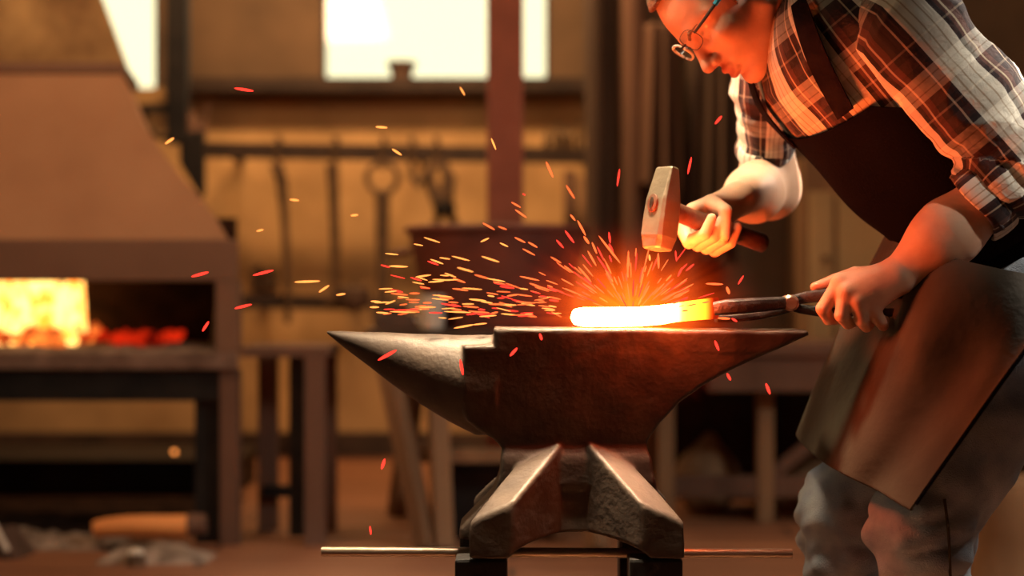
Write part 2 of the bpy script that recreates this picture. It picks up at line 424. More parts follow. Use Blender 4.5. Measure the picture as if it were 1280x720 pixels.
# dark partition on the right of the room, with standing timbers against it
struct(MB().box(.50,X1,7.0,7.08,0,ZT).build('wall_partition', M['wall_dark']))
struct(MB().box(.40,.50,6.95,7.08,0,ZT).build('trim_1', M['dark_wood'], bevel=.006))
# long timber sill beam under the windows
struct(MB().box(-1.70,.42,7.82,7.999,1.80,1.87).build('trim_2', M['rail'], bevel=.006))
# ------------------------------------------------------------------ the forge
k=.0026
forge = empty('forge', (-1.5,5.7,0), 'big brick and iron forge hearth with tapered hood and fire burning inside', 'forge')
XR=-.889; XL=-2.35; YF=5.2; YB=6.0; XB=-1.03
MB().hexa([(XL,YF,.575),(XR,YF,.575),(XB,YB,.575),(XL,YB,.575),(XL,YF,.63),(XR,YF,.63),(XB,YB,.63),(XL,YB,.63)]).build('hearth_slab', M['slab'], forge, bevel=.006)
MB().box(XL,XR-.01,YF+.03,YF+.10,.47,.574).build('front_rail',M['black_steel'],forge,bevel=.004); MB().box(XL,XB-.02,YB-.10,YB-.03,.47,.574).build('rear_rail',M['black_steel'],forge,bevel=.004)
for x,y,m in ((XR-.065,YF+.02,'brown_wood'),(XB-.10,YB-.12,'black_steel'),(XL+.02,YF+.02,'brown_wood'),(XL+.02,YB-.12,'black_steel')):
    MB().box(x,x+.06,y,y+.07,.0,.574).build('leg', M[m], forge, bevel=.004)
MB().box(XR-.155,XR-.07,YF+.06,YF+.12,0,.469).build('leg_brace', M['black_steel'], forge, bevel=.003)
# firebox
MB().box(XL,XB,YB-.08,YB,.631,1.1).build('firebox_back', M['soot'], forge)
MB().hexa([(XR-.10,YF+.25,.631),(XR-.055,YF+.25,.631),(XB-.01,YB-.081,.631),(XB-.06,YB-.081,.631),(XR-.10,YF+.25,.99),(XR-.055,YF+.25,.99),(XB-.01,YB-.081,.99),(XB-.06,YB-.081,.99)]).build('firebox_side', M['soot'], forge)
MB().box(XR-.075,XR,YF,YF+.07,.631,.862).build('corner_post', M['hood_dark'], forge, bevel=.004)
MB().tube([(-1.03,YF+.35,.632),(-1.00,YF+.35,.86)],.016).build('rod', M['tool'], forge, smooth=True)
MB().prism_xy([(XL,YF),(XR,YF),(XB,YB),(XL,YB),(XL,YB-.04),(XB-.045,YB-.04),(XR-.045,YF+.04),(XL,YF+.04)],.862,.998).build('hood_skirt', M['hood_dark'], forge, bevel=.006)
prof=[(.999,-.925,5.215),(1.06,-.962,5.235),(1.137,-1.025,5.27),(1.20,-1.088,5.30),(1.274,-1.152,5.33),(1.40,-1.245,5.39),(1.575,-1.335,5.48)]
v=[];f=[]
for z,xr,yf in prof: v+= [(XL-.2,yf,z),(xr,yf,z),(xr-.13*(YB-yf)/.78,YB,z),(XL-.2,YB,z)]
for i in range(len(prof)-1):
    for q in range(4): f.append((i*4+q,i*4+(q+1)%4,i*4+4+(q+1)%4,i*4+4+q))
f.append((3,2,1,0)); n=len(prof)*4-4; f.append((n,n+1,n+2,n+3))
MB().add(v,f).build('hood', M['hood'], forge, smooth=True)
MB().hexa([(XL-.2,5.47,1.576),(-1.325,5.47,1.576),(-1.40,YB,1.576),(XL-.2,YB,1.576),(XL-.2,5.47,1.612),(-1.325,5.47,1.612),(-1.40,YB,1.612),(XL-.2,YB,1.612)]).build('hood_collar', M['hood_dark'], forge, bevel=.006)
MB().hexa([(XL-.2,5.52,1.613),(-1.335,5.52,1.613),(-1.42,YB,1.613),(XL-.2,YB,1.613),(XL-.2,5.6,3.19),(-1.93,5.6,3.19),(-2.0,YB,3.19),(XL-.2,YB,3.19)]).build('chimney', M['masonry'], forge, bevel=.01)
# ash bed and coals on the hearth
def heap(name,x0,x1,y0,y1,z0,h,m,parent,seed,nx=90,ny=40,fn=None):
    xs=np.linspace(x0,x1,nx); ys=np.linspace(y0,y1,ny); X,Y=np.meshgrid(xs,ys,indexing='ij')
    u=(X-x0)/(x1-x0); w=(Y-y0)/(y1-y0)
    env=np.clip(np.minimum(np.minimum(u,1-u)*8,np.minimum(w,1-w)*6),0,1)
    Z=z0+env*h*(.55+.25*vnoise((X,Y,X*0),9,seed)+.25*vnoise((X,Y,X*0),38,seed+1)+.15*vnoise((X,Y,X*0),90,seed+2)).clip(.03,2)
    if fn is not None: Z=z0+(Z-z0)*fn(X,Y)
    v=np.stack([X,Y,Z],-1).reshape(-1,3).tolist(); f=[]
    for i in range(nx-1):
        for j in range(ny-1): f.append((i*ny+j,(i+1)*ny+j,(i+1)*ny+j+1,i*ny+j+1))
    b=[(x0,y0,z0),(x1,y0,z0),(x1,y1,z0),(x0,y1,z0)]; nb=len(v); v+=b; f.append((nb+3,nb+2,nb+1,nb))
    return meshobj(name,v,f,m,parent,smooth=True)
ab=tag(heap('ash_bed',XL+.05,XR-.1,YF+.02,YB-.15,.631,.022,M['ash'],None,4), 'grey ash bed spread over the forge hearth slab', 'ash', None, 'stuff')
def coal_mat(name, lo, hi, s):
    m, nt, out = newmat(name)
    tc=N(nt,'ShaderNodeTexCoord'); nz=N(nt,'ShaderNodeTexNoise'); nz.inputs['Scale'].default_value=16; nz.inputs['Detail'].default_value=3
    nt.links.new(tc.outputs['Object'],nz.inputs['Vector'])
    rp=N(nt,'ShaderNodeValToRGB'); rp.color_ramp.elements[0].position=.36; rp.color_ramp.elements[1].position=.6
    rp.color_ramp.elements[0].color=c4(lo); rp.color_ramp.elements[1].color=c4(hi)
    nt.links.new(nz.outputs['Fac'],rp.inputs[0])
    e=N(nt,'ShaderNodeEmission'); e.inputs[1].default_value=s; nt.links.new(rp.outputs[0],e.inputs[0])
    nt.links.new(e.outputs[0],out.inputs[0]); return m
M['coal']=coal_mat('glowing coal',(.25,.008,.002),(1,.22,.03),1.6)
M['coal_dim']=coal_mat('dying coal',(.05,.001,.001),(1,.03,.005),.75)
M['flame']=coal_mat('fire',(1,.22,.015),(1,.62,.16),3.4)
def lumps(name,n,x0,x1,y0,y1,z0,z1,r,m,label,seed):
    R=np.random.default_rng(seed); b=MB()
    ico=bmesh.new(); bmesh.ops.create_icosphere(ico,subdivisions=1,radius=1); iv=[np.array(q.co) for q in ico.verts]; jf=[[q.index for q in p.verts] for p in ico.faces]; ico.free()
    for _ in range(n):
        c=np.array([R.uniform(x0,x1),R.uniform(y0,y1),R.uniform(z0,z1)]); s=R.uniform(.6,1.3)*r
        b.add([c+q*s*R.uniform(.8,1.15) for q in iv],jf)
    return tag(b.build(name,m,smooth=False),label,'coals',None,'stuff')
lumps('coals',150,-2.0,-1.50,5.35,5.95,.655,.70,.022,M['coal'],'bed of glowing orange coals under the forge flames',1)
lumps('embers',90,-1.48,-1.20,5.40,5.9,.650,.675,.016,M['coal_dim'],'dull red embers at the right of the forge fire',2)
# the fire itself: a rounded body of flame tongues
fx=np.arange(-2.1,-1.30,.011); fy=np.arange(5.42,5.98,.014); fz=np.arange(.64,1.14,.011)
fl=Field(fx,fy,fz); R=np.random.default_rng(5)
for i in range(26):
    x=R.uniform(-1.98,-1.575); y=R.uniform(5.52,5.86); h=R.uniform(.14,.34) if x<-1.52 else .1
    fl.add(cone((x,y,.66),(x+R.uniform(-.02,.02),y,.66+h),R.uniform(.035,.055),.014),.02,.06)
for i in range(7):
    x=R.uniform(-1.56,-1.50); fl.add(cone((x,5.5,.66),(x,5.5,.69+R.uniform(0,.03)),.028,.015),.015,.06)
fl.all(lambda V,x,y,z: V+.010*vnoise((x,y,z*.6),42,3))
P,Q=fl.mesh(); tag(meshobj('fire',P,Q,M['flame'],smooth=True),'bright yellow fire roaring in the forge under the hood','fire')
# things on the floor below and beside the forge
b=empty('shade_bin',(-1.7,6.6,0),'low dark lidded bin added to darken the floor behind the forge legs','bin')  # dark bin put where only shade falls behind the hearth
MB().box(-2.5,-1.12,6.45,7.0,0,.135).build('body',M['black_steel'],b,bevel=.004)
MB().box(-2.52,-1.10,6.43,7.02,.136,.150).build('lid',M['black_steel'],b,bevel=.004)
tag(heap('shade_layer',-2.3,-1.06,5.42,6.42,0,.03,M['soot'],None,31,80,60),'black shade layer spread on the floor under the forge','shade layer',None,'stuff')  # black layer laid on the floor in place of the forge's shade
def P3(px,py,Y): return tuple(W(px,py,Y))
YC=5.05
h1=heap('ash_heap',-1.27,-.93,4.86,5.05,0,.050,M['ash'],None,11,60,30); tag(h1,'low grey ash heap on the floor under the orange log','ash',None,'stuff')
h2=heap('rubble',-1.75,-1.285,5.13,5.41,0,.055,M['ash'],None,21,70,30); tag(h2,'pale rubble and ash on the floor left of the orange log','rubble',None,'stuff')
lg=empty('firewood_log',(-1.15,5.25,.0),'orange-brown log resting on a dark cradle under the forge','log')
a=np.array(W(118,661,5.12)); c=np.array(W(236,656,5.12))
pts=[a+(c-a)*t+np.array([0,0,.004*math.sin(5*t)]) for t in np.linspace(0,1,9)]
MB().tube(pts,[.026,.031,.033,.034,.035,.036,.036,.037,.036],14).build('bark',M['wood_warm'],lg,smooth=True)
MB().tube([c,np.array(W(257,655,5.12))],[.038,.032],14).build('dark_end',M['brown_wood'],lg,smooth=True)
MB().prism([(W(130,0,5.12)[0],.001),(W(238,0,5.12)[0],.001),(W(232,0,5.12)[0],.018),(W(210,0,5.12)[0],.028),(W(160,0,5.12)[0],.028),(W(136,0,5.12)[0],.018)],5.09,5.15).build('cradle',M['black_steel'],lg,bevel=.002)
sc=empty('scrap_block',(-1.6,5.0,0),'dark broken block with a pale splinter on the floor at far left','scrap')
MB().hexa([(-1.70,4.95,0),(-1.53,4.95,0),(-1.51,5.1,0),(-1.71,5.1,0),(-1.66,4.97,.085),(-1.58,4.97,.10),(-1.57,5.07,.09),(-1.66,5.07,.08)]).build('block',M['clay'],sc,bevel=.008)
MB().beam((-1.60,4.93,.12),(-1.555,4.935,.03),.024,.012).build('splinter',M['pale'],sc,bevel=.002)
nb=empty('iron_bolt',(-1.14,4.85,0),'stubby iron bolt with a bright head standing on the floor in front of the ash','bolt')
MB().lathe((-1.14,4.85,0),[(.030,0),(.030,.022),(.018,.024),(.018,.034)],10).build('shank',M['tool'],nb,smooth=True)
MB().lathe((-1.14,4.85,.034),[(.024,0),(.026,.006),(.018,.014)],6).build('head',M['pale'],nb,bevel=.001)
# side stand right of the forge
st=empty('iron_side_table',(-.75,5.35,0),'narrow iron side table joined to the right of the forge','table')
MB().box(-.885,-.60,5.2,5.6,.615,.648).build('table_top',M['brown_wood'],st,bevel=.003)
for x,y in ((-.675,5.2),(-.675,5.54),(-.88,5.54)): MB().box(x,x+.065,y,y+.055,0,.614).build('leg',M['brown_wood'],st,bevel=.003)
MB().box(-.735,-.68,5.27,5.31,.02,.614).build('side_panel',M['black_steel'],st,bevel=.002)
MB().box(-.86,-.68,5.5,5.53,.12,.16).build('cross_bar',M['black_steel'],st,bevel=.002)
# ------------------------------------------------------------------ tool rails on the back wall
YR=7.62
def px2x(px,Y): return (px-640)*Y/F
def py2z(py,Y): return CZ-(py-360)*Y/F
r=empty('tool_rail',(-.5,YR,1.486),'long dark iron rail across the ochre wall with tools hanging from it','rail')
MB().beam((-1.54,YR,1.499),(.41,YR,1.468),.04,.075).build('bar',M['rail'],r,bevel=.004)
for x in (-1.35,-.45,.36): MB().beam((x,YR,1.485),(x,7.999,1.485),.03,.04).build('bracket',M['rail'],r,bevel=.003)
r=empty('lower_tool_rail',(-1,YR,.775),'short dark iron rail low on the ochre wall left of the anvil','rail')
MB().beam((px2x(303,YR),YR,py2z(376,YR)),(px2x(452,YR),YR,py2z(379,YR)),.05,.068).build('bar',M['rail'],r,bevel=.004)
for px in (318,436): MB().beam((px2x(px,YR),YR,.775),(px2x(px,YR),7.999,.775),.03,.03).build('bracket',M['rail'],r,bevel=.003)
b=empty('wall_hook',(px2x(316,YR),YR,.9),'small dark iron hook plate on the wall above the lower rail','hook')
MB().box(px2x(300,YR),px2x(332,YR),7.96,7.999,py2z(362,YR),py2z(335,YR)).build('plate',M['tool'],b,bevel=.004)
MB().tube([(px2x(314,YR),7.97,.93),(px2x(314,YR),7.88,.91),(px2x(314,YR),7.85,.95)],.012,8).build('peg',M['tool'],b,smooth=True)
YT=7.56
def tool_root(n,px,l): return empty(n,(px2x(px,YT),YT,py2z(200,YT)),l,'tool','forge tools on the long rail')
def hook(px,root,w=.05):
    x=px2x(px,YT); z=1.52
    MB().tube([(x,YR+.05,z-.05),(x,YR+.03,z+.03),(x,YR-.03,z+.03),(x,YT-.015,z-.03),(x,YT,z-.12)],.014,8).build('hook',M['tool'],root,smooth=True)
t=tool_root('fire_poker',350,'long thin fire poker with a bent top, leftmost tool on the rail'); hook(346,t)
MB().tube([P3(345,205,YT),P3(352,225,YT),P3(355,262,YT),P3(359,330,YT),P3(360,404,YT)],[.034,.030,.020,.018,.014],10).build('shaft',M['tool'],t,smooth=True)
t=tool_root('rake',421,'straight hearth rake hanging second from the left on the rail'); hook(418,t)
MB().tube([P3(415,205,YT),P3(417,240,YT),P3(419,300,YT),P3(420,372,YT)],[.032,.026,.022,.020],10).build('shaft',M['tool'],t,smooth=True)
MB().box(px2x(406,YT),px2x(430,YT),YT-.02,YT+.02,py2z(380,YT),py2z(366,YT)).build('rake_head',M['tool'],t,bevel=.004)
t=tool_root('ring_handled_shovel',478,'shovel with a round ring handle hanging third on the rail'); 
x=px2x(478,YT); zc=py2z(222,YT)
MB().tube([(x+.072*math.sin(a),YT,zc+.072*math.cos(a)) for a in np.linspace(0,2*PI,25)],.014,8,cap=False,up=(0,1,0)).build('ring_handle',M['tool'],t,smooth=True)
MB().tube([(x,YT,zc-.07),(x,YT,py2z(380,YT))],[.036,.026],10).build('shaft',M['tool'],t,smooth=True)
z1=py2z(372,YT)
MB().hexa([(x-.04,YT-.01,z1-.16),(x+.04,YT-.01,z1-.16),(x+.04,YT+.01,z1-.16),(x-.04,YT+.01,z1-.16),(x-.07,YT-.012,z1),(x+.07,YT-.012,z1),(x+.07,YT+.012,z1),(x-.07,YT+.012,z1)]).build('blade',M['tool'],t,bevel=.004)
hook(478,t)
t=tool_root('blacksmith_tongs',548,'bundle-jawed dark tongs hanging beside the red post'); hook(545,t)
for s in (-1,1):
    MB().tube([P3(548+s*4,200,YT),P3(548+s*13,222,YT),P3(552+s*5,248,YT),P3(556-s*4,262,YT),P3(557-s*12,280,YT),P3(555-s*14,330,YT)],[.022,.034,.040,.034,.022,.016],10).build('rein',M['tool'],t,smooth=True)
MB().lathe((px2x(556,YT),YT-.03,py2z(266,YT)),[(.05,0),(.055,.02),(.05,.045)],14).build('boss',M['black_steel'],t,smooth=True)
t=tool_root('chisel_bar',522,'short hooked bar hanging between the ring shovel and the tongs'); hook(514,t)
MB().tube([P3(514,208,YT),P3(516,222,YT),P3(523,230,YT),P3(530,222,YT)],[.014,.018,.02,.012],8).build('shaft',M['tool'],t,smooth=True)
# coil pot on the lower rail
c=empty('iron_ladle',(px2x(441,YT),YT,.76),'round dark ladle bowl hooked on the lower rail end','ladle')
MB().lathe((px2x(441,YT),YT,py2z(390,YT)),[(.02,0),(.07,.02),(.085,.06),(.08,.11),(.05,.125)],18).build('bowl',M['clay'],c,smooth=True)
MB().tube([P3(441,366,YT),P3(441,354,YT+.0),(px2x(441,YT),YR+.02,.86)],.012,8).build('handle',M['tool'],c,smooth=True)
# pot on the sill beam
c=empty('clay_pot',(px2x(502,7.9),7.9,1.87),'dark flared pot on the sill beam, silhouetted against the window','pot')
s=7.9/F
MB().lathe((px2x(502,7.9),7.9,1.871),[(13*s,0),(13*s,.01),(15*s,.045),(17*s,.062)],22).build('pot_body',M['clay'],c,smooth=True)
MB().lathe((px2x(502,7.9),7.9,1.934),[(18.5*s,0),(19*s,.012),(18*s,.022)],22).build('rim',M['clay'],c,smooth=True)
# hanging steel stanchion
Yh=7.1; c=empty('hanging_bracket',(px2x(222,Yh),Yh,1.5),'tall black steel bracket dropping from the ceiling with a pointed foot','bracket')
MB().box(px2x(210,Yh),px2x(236,Yh),Yh-.04,Yh+.04,py2z(180,Yh),ZT-.001).build('post',M['black_steel'],c,bevel=.004)
MB().prism([(px2x(226,Yh),py2z(165,Yh)),(px2x(226,Yh),py2z(205,Yh)),(px2x(252,Yh),py2z(248,Yh)),(px2x(256,Yh),py2z(240,Yh)),(px2x(256,Yh),py2z(165,Yh))],Yh-.03,Yh+.03).build('foot',M['black_steel'],c,bevel=.004)
MB().box(px2x(172,Yh),px2x(211,Yh),Yh-.025,Yh+.025,py2z(142,Yh),py2z(131,Yh)).build('stub',M['black_steel'],c,bevel=.003)
MB().tube([P3(238,165,Yh),P3(240,150,Yh),P3(238,138,Yh)],[.035,.028,.008],8,flat=.4).tube([P3(252,165,Yh),P3(256,145,Yh),P3(262,128,Yh)],[.03,.02,.006],8,flat=.4).build('rag',M['brown_wood'],c,smooth=True)
MB().tube([P3(182,142,Yh),P3(186,160,Yh),P3(200,172,Yh),P3(210,170,Yh)],.016,8).build('curl',M['tool'],c,smooth=True)
# jars on the rail at right of the post
for i,(px,h,w) in enumerate(((684,20,5),(697,28,6),(710,22,7),(724,30,5),(738,26,7))):
    x=px2x(px,YR); z=1.475+.03
    b=empty('jar',(x,YR,z),['short jar nearest the red post on the tool rail','tall narrow bottle second from the red post on the rail','squat jar in the middle of the rail row','tallest bottle on the rail beside the squat jar','wide jar at the end of the rail next to the dark timber'][i],'jar','jars along the rail')
    r_=w*.0038; hh=h*.0038
    MB().lathe((x,YR,z+.001),[(r_,0),(r_,hh*.6),(r_*.5,hh*.78),(r_*.45,hh)],12).build('body',M['glassbottle'],b,smooth=True)
    MB().lathe((x,YR,z+.002+hh),[(r_*.55,0),(r_*.55,.012)],12).build('lid',M['clay'],b,smooth=True)
# leaning boards against the wall left of the partition
for i,(px,w,lab,m) in enumerate(((712,16,'narrow brown board leaning on the wall, nearest the red post','brown_wood'),(730,18,'middle one of the boards leaning by the dark partition','wood'),(749,14,'board leaning hard against the dark partition edge','brown_wood'))):
    x=px2x(px,7.7); MB().beam((x,7.60,.0),(x+.01,7.93,1.42-.03*i),w*.0038,.022).build('leaning_board',M[m],bevel=.003)
    tag(bpy.context.scene.collection.objects[-1] if False else COL.objects[-1],lab,'board','boards leaning by the partition')
# standing poles and a hanging coat in front of the dark partition
for i,(px,r_,m,lab) in enumerate(((742,.05,'dark_wood','dark pole standing left of the hanging coats'),(790,.06,'brown_wood','thick brown pole standing against the partition'),(868,.05,'dark_wood','slim dark pole standing behind the hammer'))):
    x=px2x(px,6.90); tag(MB().tube([(x,6.90,0),(x+.01,6.90,1.5),(x,6.90,2.9-.2*i)],[r_,r_*.95,r_*.9],12).build('standing_pole',M[m],smooth=True),lab,'pole','poles standing by the partition')
def cloth_hang(name,px0,px1,py0,py1,Y,m,lab,seed):
    nx,nz=40,30; v=[]
    for side in (0,1):
        for i in range(nx):
            for j in range(nz):
                u=i/(nx-1);t=j/(nz-1)
                x=px2x(px0+(px1-px0)*(u*(.75+.25*t)+.125*(1-t)),Y); z=py2z(py0+(py1-py0)*t,Y)+.03*math.sin(u*9+seed)*t
                y=Y+(.02+.05*t)*math.sin(u*16+seed+t*1.2)+side*.012-.05*math.sin(PI*u)
                v.append((x,y,z))
    f=[];g=nx*nz
    for i in range(nx-1):
        for j in range(nz-1):
            a=i*nz+j; f.append((a,a+nz,a+nz+1,a+1)); f.append((g+a,g+a+1,g+a+nz+1,g+a+nz))
    for i in range(nx-1):
        a=i*nz; f.append((a,g+a,g+a+nz,a+nz)); a=i*nz+nz-1; f.append((a,a+nz,g+a+nz,g+a))
    for j in range(nz-1):
        f.append((j,j+1,g+j+1,g+j)); a=(nx-1)*nz+j; f.append((a,g+a,g+a+1,a+1))
    return tag(meshobj(name,v,f,m,smooth=True),lab,'apron')
cloth_hang('hanging_apron',800,852,30,240,6.8,M['brown_wood'],'reddish brown work apron hanging on the partition left of the hammer',1)
cloth_hang('hanging_apron',876,925,70,330,6.75,M['dark_wood'],'dark apron hanging on the partition behind the far sleeve',2.2)
# ------------------------------------------------------------------ red post, benches, tub
x0,x1=px2x(609,6.2),px2x(654,6.2)
c=empty('red_post',((x0+x1)/2,6.2,0),'square red-brown steel post rising to the ceiling in front of the window','post')
MB().box(x0,x1,6.13,6.27,.02,ZT-.001).build('shaft',M['red_post'],c,bevel=.008)
MB().box(x0-.05,x1+.05,6.08,6.32,0,.02).build('base_plate',M['red_post'],c,bevel=.003)
tr=empty('trestle_bench',(-.2,5.5,0),'timber trestle bench with splayed legs behind the anvil','bench')
zt=.705
MB().box(px2x(465,5.5),px2x(790,5.5),5.2,5.85,zt-.045,zt).build('bench_top',M['dark_wood'],tr,bevel=.005)
for (xa,xb,y,yb) in ((486,540,5.25,5.15),(548,560,5.25,5.15),(520,486,5.8,5.9),(700,740,5.25,5.15),(745,700,5.8,5.9)):
    MB().beam((px2x(xa,5.5),y,zt-.045),(px2x(xb,5.5),yb,0.004),.06,.055).build('leg',M['wood'],tr,bevel=.004)
MB().beam((px2x(515,5.5),5.25,.29),(px2x(720,5.5),5.25,.29),.03,.045).build('stretcher',M['wood'],tr,bevel=.003)
c=empty('tool_crate',(-.1,5.6,0),'black lidded crate on the floor beneath the trestle bench','crate')
MB().box(px2x(566,5.5),px2x(690,5.5),5.35,5.75,0,.24).build('crate_body',M['black_steel'],c,bevel=.006)
MB().box(px2x(563,5.5),px2x(693,5.5),5.33,5.77,.241,.265).build('lid',M['black_steel'],c,bevel=.004)
# quench tub on the trestle
Yt=5.48; kk=Yt/F; xc=px2x(622,Yt)
c=empty('quench_tub',(xc,Yt,zt),'wide dark red quench tub with a rolled rim standing on the trestle bench','tub')
prof=[(.235,0.002),(.245,.06),(.268,.16),(.295,.27),(.305,.325)]
inner=[(.29,.325),(.28,.27),(.25,.16),(.225,.03)]
b=MB(); n=40; v=[];f=[]; pr=prof+inner
for r_,z in pr:
    for q in range(n): v.append((xc+r_*math.cos(2*PI*q/n),Yt+r_*.95*math.sin(2*PI*q/n),zt+z))
for i in range(len(pr)-1):
    for q in range(n): f.append((i*n+q,i*n+(q+1)%n,(i+1)*n+(q+1)%n,(i+1)*n+q))
f.append(tuple(range(n-1,-1,-1))); f.append(tuple((len(pr)-1)*n+q for q in range(n)))
b.add(v,f).build('tub_body',M['tub'],c,smooth=True)
MB().tube([(xc+.308*math.cos(a),Yt+.293*math.sin(a),zt+.332) for a in np.linspace(0,2*PI,41)],.013,8,cap=False).build('rim',M['tub'],c,smooth=True)
MB().tube([(xc-.30,Yt-.04,zt+.26),(xc-.36,Yt-.03,zt+.25),(xc-.36,Yt+.03,zt+.25),(xc-.30,Yt+.04,zt+.26)],.011,8).build('handle',M['tub'],c,smooth=True)
# pale mug, box and block along the bench
c=empty('enamel_mug',(px2x(540,5.26),5.26,zt),'pale enamel mug at the front edge of the trestle bench','mug')
MB().lathe((px2x(540,5.26),5.26,zt+.001),[(.036,0),(.040,.01),(.042,.10),(.044,.112),(.038,.112),(.036,.02)],20).build('mug_body',M['pale'],c,smooth=True)
MB().tube([(px2x(540,5.26)-.04,5.25,zt+.09),(px2x(540,5.26)-.068,5.25,zt+.075),(px2x(540,5.26)-.068,5.25,zt+.04),(px2x(540,5.26)-.04,5.25,zt+.025)],.006,8).build('handle',M['pale'],c,smooth=True)
c=empty('iron_block',(px2x(495,5.3),5.3,zt),'low dark iron swage block at the left end of the trestle bench','block')
MB().box(px2x(472,5.3),px2x(520,5.3),5.24,5.40,zt+.001,zt+.05).build('block_body',M['clay'],c,bevel=.006)
MB().box(px2x(482,5.3),px2x(508,5.3),5.28,5.36,zt+.051,zt+.085).build('block_top',M['tool'],c,bevel=.006)
# timber bench at right
c=empty('timber_workbench',(.9,5.8,0),'brown timber workbench behind the anvil heel with a deep front board','bench')
MB().box(px2x(812,5.75),px2x(1150,5.75),5.6,6.3,.60,.645).build('bench_top',M['brown_wood'],c,bevel=.005)
MB().box(px2x(880,5.75),px2x(1140,5.75),5.62,5.66,.475,.599).build('front_board',M['brown_wood'],c,bevel=.004)
for x,y in ((822,5.72),(946,5.72),(1110,5.72),(822,6.22),(1110,6.22)):
    MB().box(px2x(x,5.75),px2x(x+20,5.75),y,y+.055,0,.599).build('leg',M['wood'],c,bevel=.004)
MB().box(px2x(842,5.75),px2x(1110,5.75),5.73,5.78,.09,.165).build('lower_rail',M['brown_wood'],c,bevel=.004)
MB().beam((px2x(965,5.75),5.76,.17),(px2x(1085,5.75),5.76,.44),.035,.045).build('diagonal_brace',M['brown_wood'],c,bevel=.003)
# sacks below
def sack(px,w,h,lab,seed,Y=6.05):
    x=px2x(px,Y); f_=Field(np.arange(x-w-.05,x+w+.05,.012),np.arange(Y-.2,Y+.2,.014),np.arange(-.03,h+.08,.012))
    f_.add(ellip((x,Y,h*.42),((1,0,0),(0,1,0),(0,0,1)),(w,.13,h*.5)),.02); f_.add(cone((x,Y,h*.7),(x+.01,Y,h),.03,.02),.05)
    f_.all(lambda V,a,b_,z: smax(V+.008*vnoise((a,b_,z),40,seed),.003-z,.01))
    P,Q=f_.mesh(); return tag(meshobj('sack',P,Q,M['wood'],smooth=True),lab,'sack')
sack(884,.12,.27,'slumped tan sack on the floor under the workbench, nearest the anvil',3)
sack(1010,.14,.22,'squat tan sack on the floor under the workbench, nearer the smith',4,6.0)
c=empty('storage_chest',(1.0,6.6,0),'dark chest standing behind the timber workbench','chest')
MB().box(px2x(800,6.5),px2x(1200,6.5),6.38,6.78,0,.52).build('chest_body',M['black_steel'],c,bevel=.006)
MB().box(px2x(797,6.5),px2x(1203,6.5),6.36,6.80,.521,.56).build('lid',M['black_steel'],c,bevel=.004)
# ochre cupboard seen under the smith's arm
Yc=6.45; c=empty('tall_cupboard',(1.35,Yc,.56),'tall ochre cupboard with two doors behind the smith','cupboard')
xa,xb=px2x(1006,Yc),px2x(1200,Yc)
MB().box(xa,xb,Yc+.02,Yc+.40,.561,py2z(196,Yc)).build('carcass',M['wood'],c,bevel=.005)
for a,b_ in ((xa+.02,(xa+xb)/2-.2),((xa+xb)/2-.18,xb-.02)):
    d=MB().box(a,b_,Yc-.005,Yc+.019,.60,py2z(240,Yc)).build('door',M['panel'],c,bevel=.004)
    MB().lathe((b_-.035,Yc-.02,.95),[(.012,0),(.014,.02)],10).build('knob',M['clay'],d,smooth=True)
# warm crate at lower right
c=empty('timber_stump',(1.5,4.5,0),'warm brown chopping stump standing behind the smith at the right edge','stump')
MB().lathe((px2x(1300,4.5),4.5,0),[(.20,0),(.185,.03),(.175,.15),(.178,.27),(.172,.292)],28).build('trunk',M['wood'],c,smooth=True)
MB().lathe((px2x(1300,4.5),4.5,.2925),[(.165,0),(.165,.006)],28).build('cut_top',M['wood'],c,smooth=True)
# ------------------------------------------------------------------ anvil
AY=2.5
def inpoly(x,z,poly):                        # signed distance to a polygon in xz
    d=np.full(np.broadcast(x,z).shape,1e9); s=np.ones(d.shape)
    n=len(poly)
    for i in range(n):
        a=np.array(poly[i]); b=np.array(poly[i-1]); e=b-a
        wx=x-a[0]; wz=z-a[1]; t=np.clip((wx*e[0]+wz*e[1])/(e@e),0,1)
        d=np.minimum(d,(wx-e[0]*t)**2+(wz-e[1]*t)**2)
        c1=z>=a[1]; c2=z<b[1]; c3=e[0]*wz>e[1]*wx
        flip=(c1&c2&c3)|(~c1&~c2&~c3); s=np.where(flip,-s,s)
    return s*np.sqrt(d)
def PP(l,Y=2.45): return [(px2x(a,Y),py2z(b,Y)) for a,b in l]
body=PP([(617,410),(1010,413),(1011,419),(985,431),(950,446),(910,464),(878,482),(850,503),(826,528),(810,552),(807,575),(809,600),(632,600),(632,575),(629,562),(616,549),(598,538),(584,526),(579,515),(579,432),(617,431)])
st=.0024
xs=np.arange(px2x(400,2.5),px2x(1016,2.45),st); ys=np.arange(2.33,2.68,st); zs=np.arange(.425,.795,st)
fa=Field(xs,ys,zs)
zf=.779                                       # face height
fX=xs[:,None,None].astype(float); fY=ys[None,:,None].astype(float); fZ=zs[None,None,:].astype(float)
pb=inpoly(fX[:,0,:],fZ[0],body)[:,None,:]
wz=.046+.019*np.clip((fZ-.60)/.178,0,1)**.8
taper=1-.25*np.clip((fX-.34)/.2,0,1)          # heel narrows
d=smax(pb, np.abs(fY-AY)-wz*taper, .006)
fa.V=d.astype(np.float32)
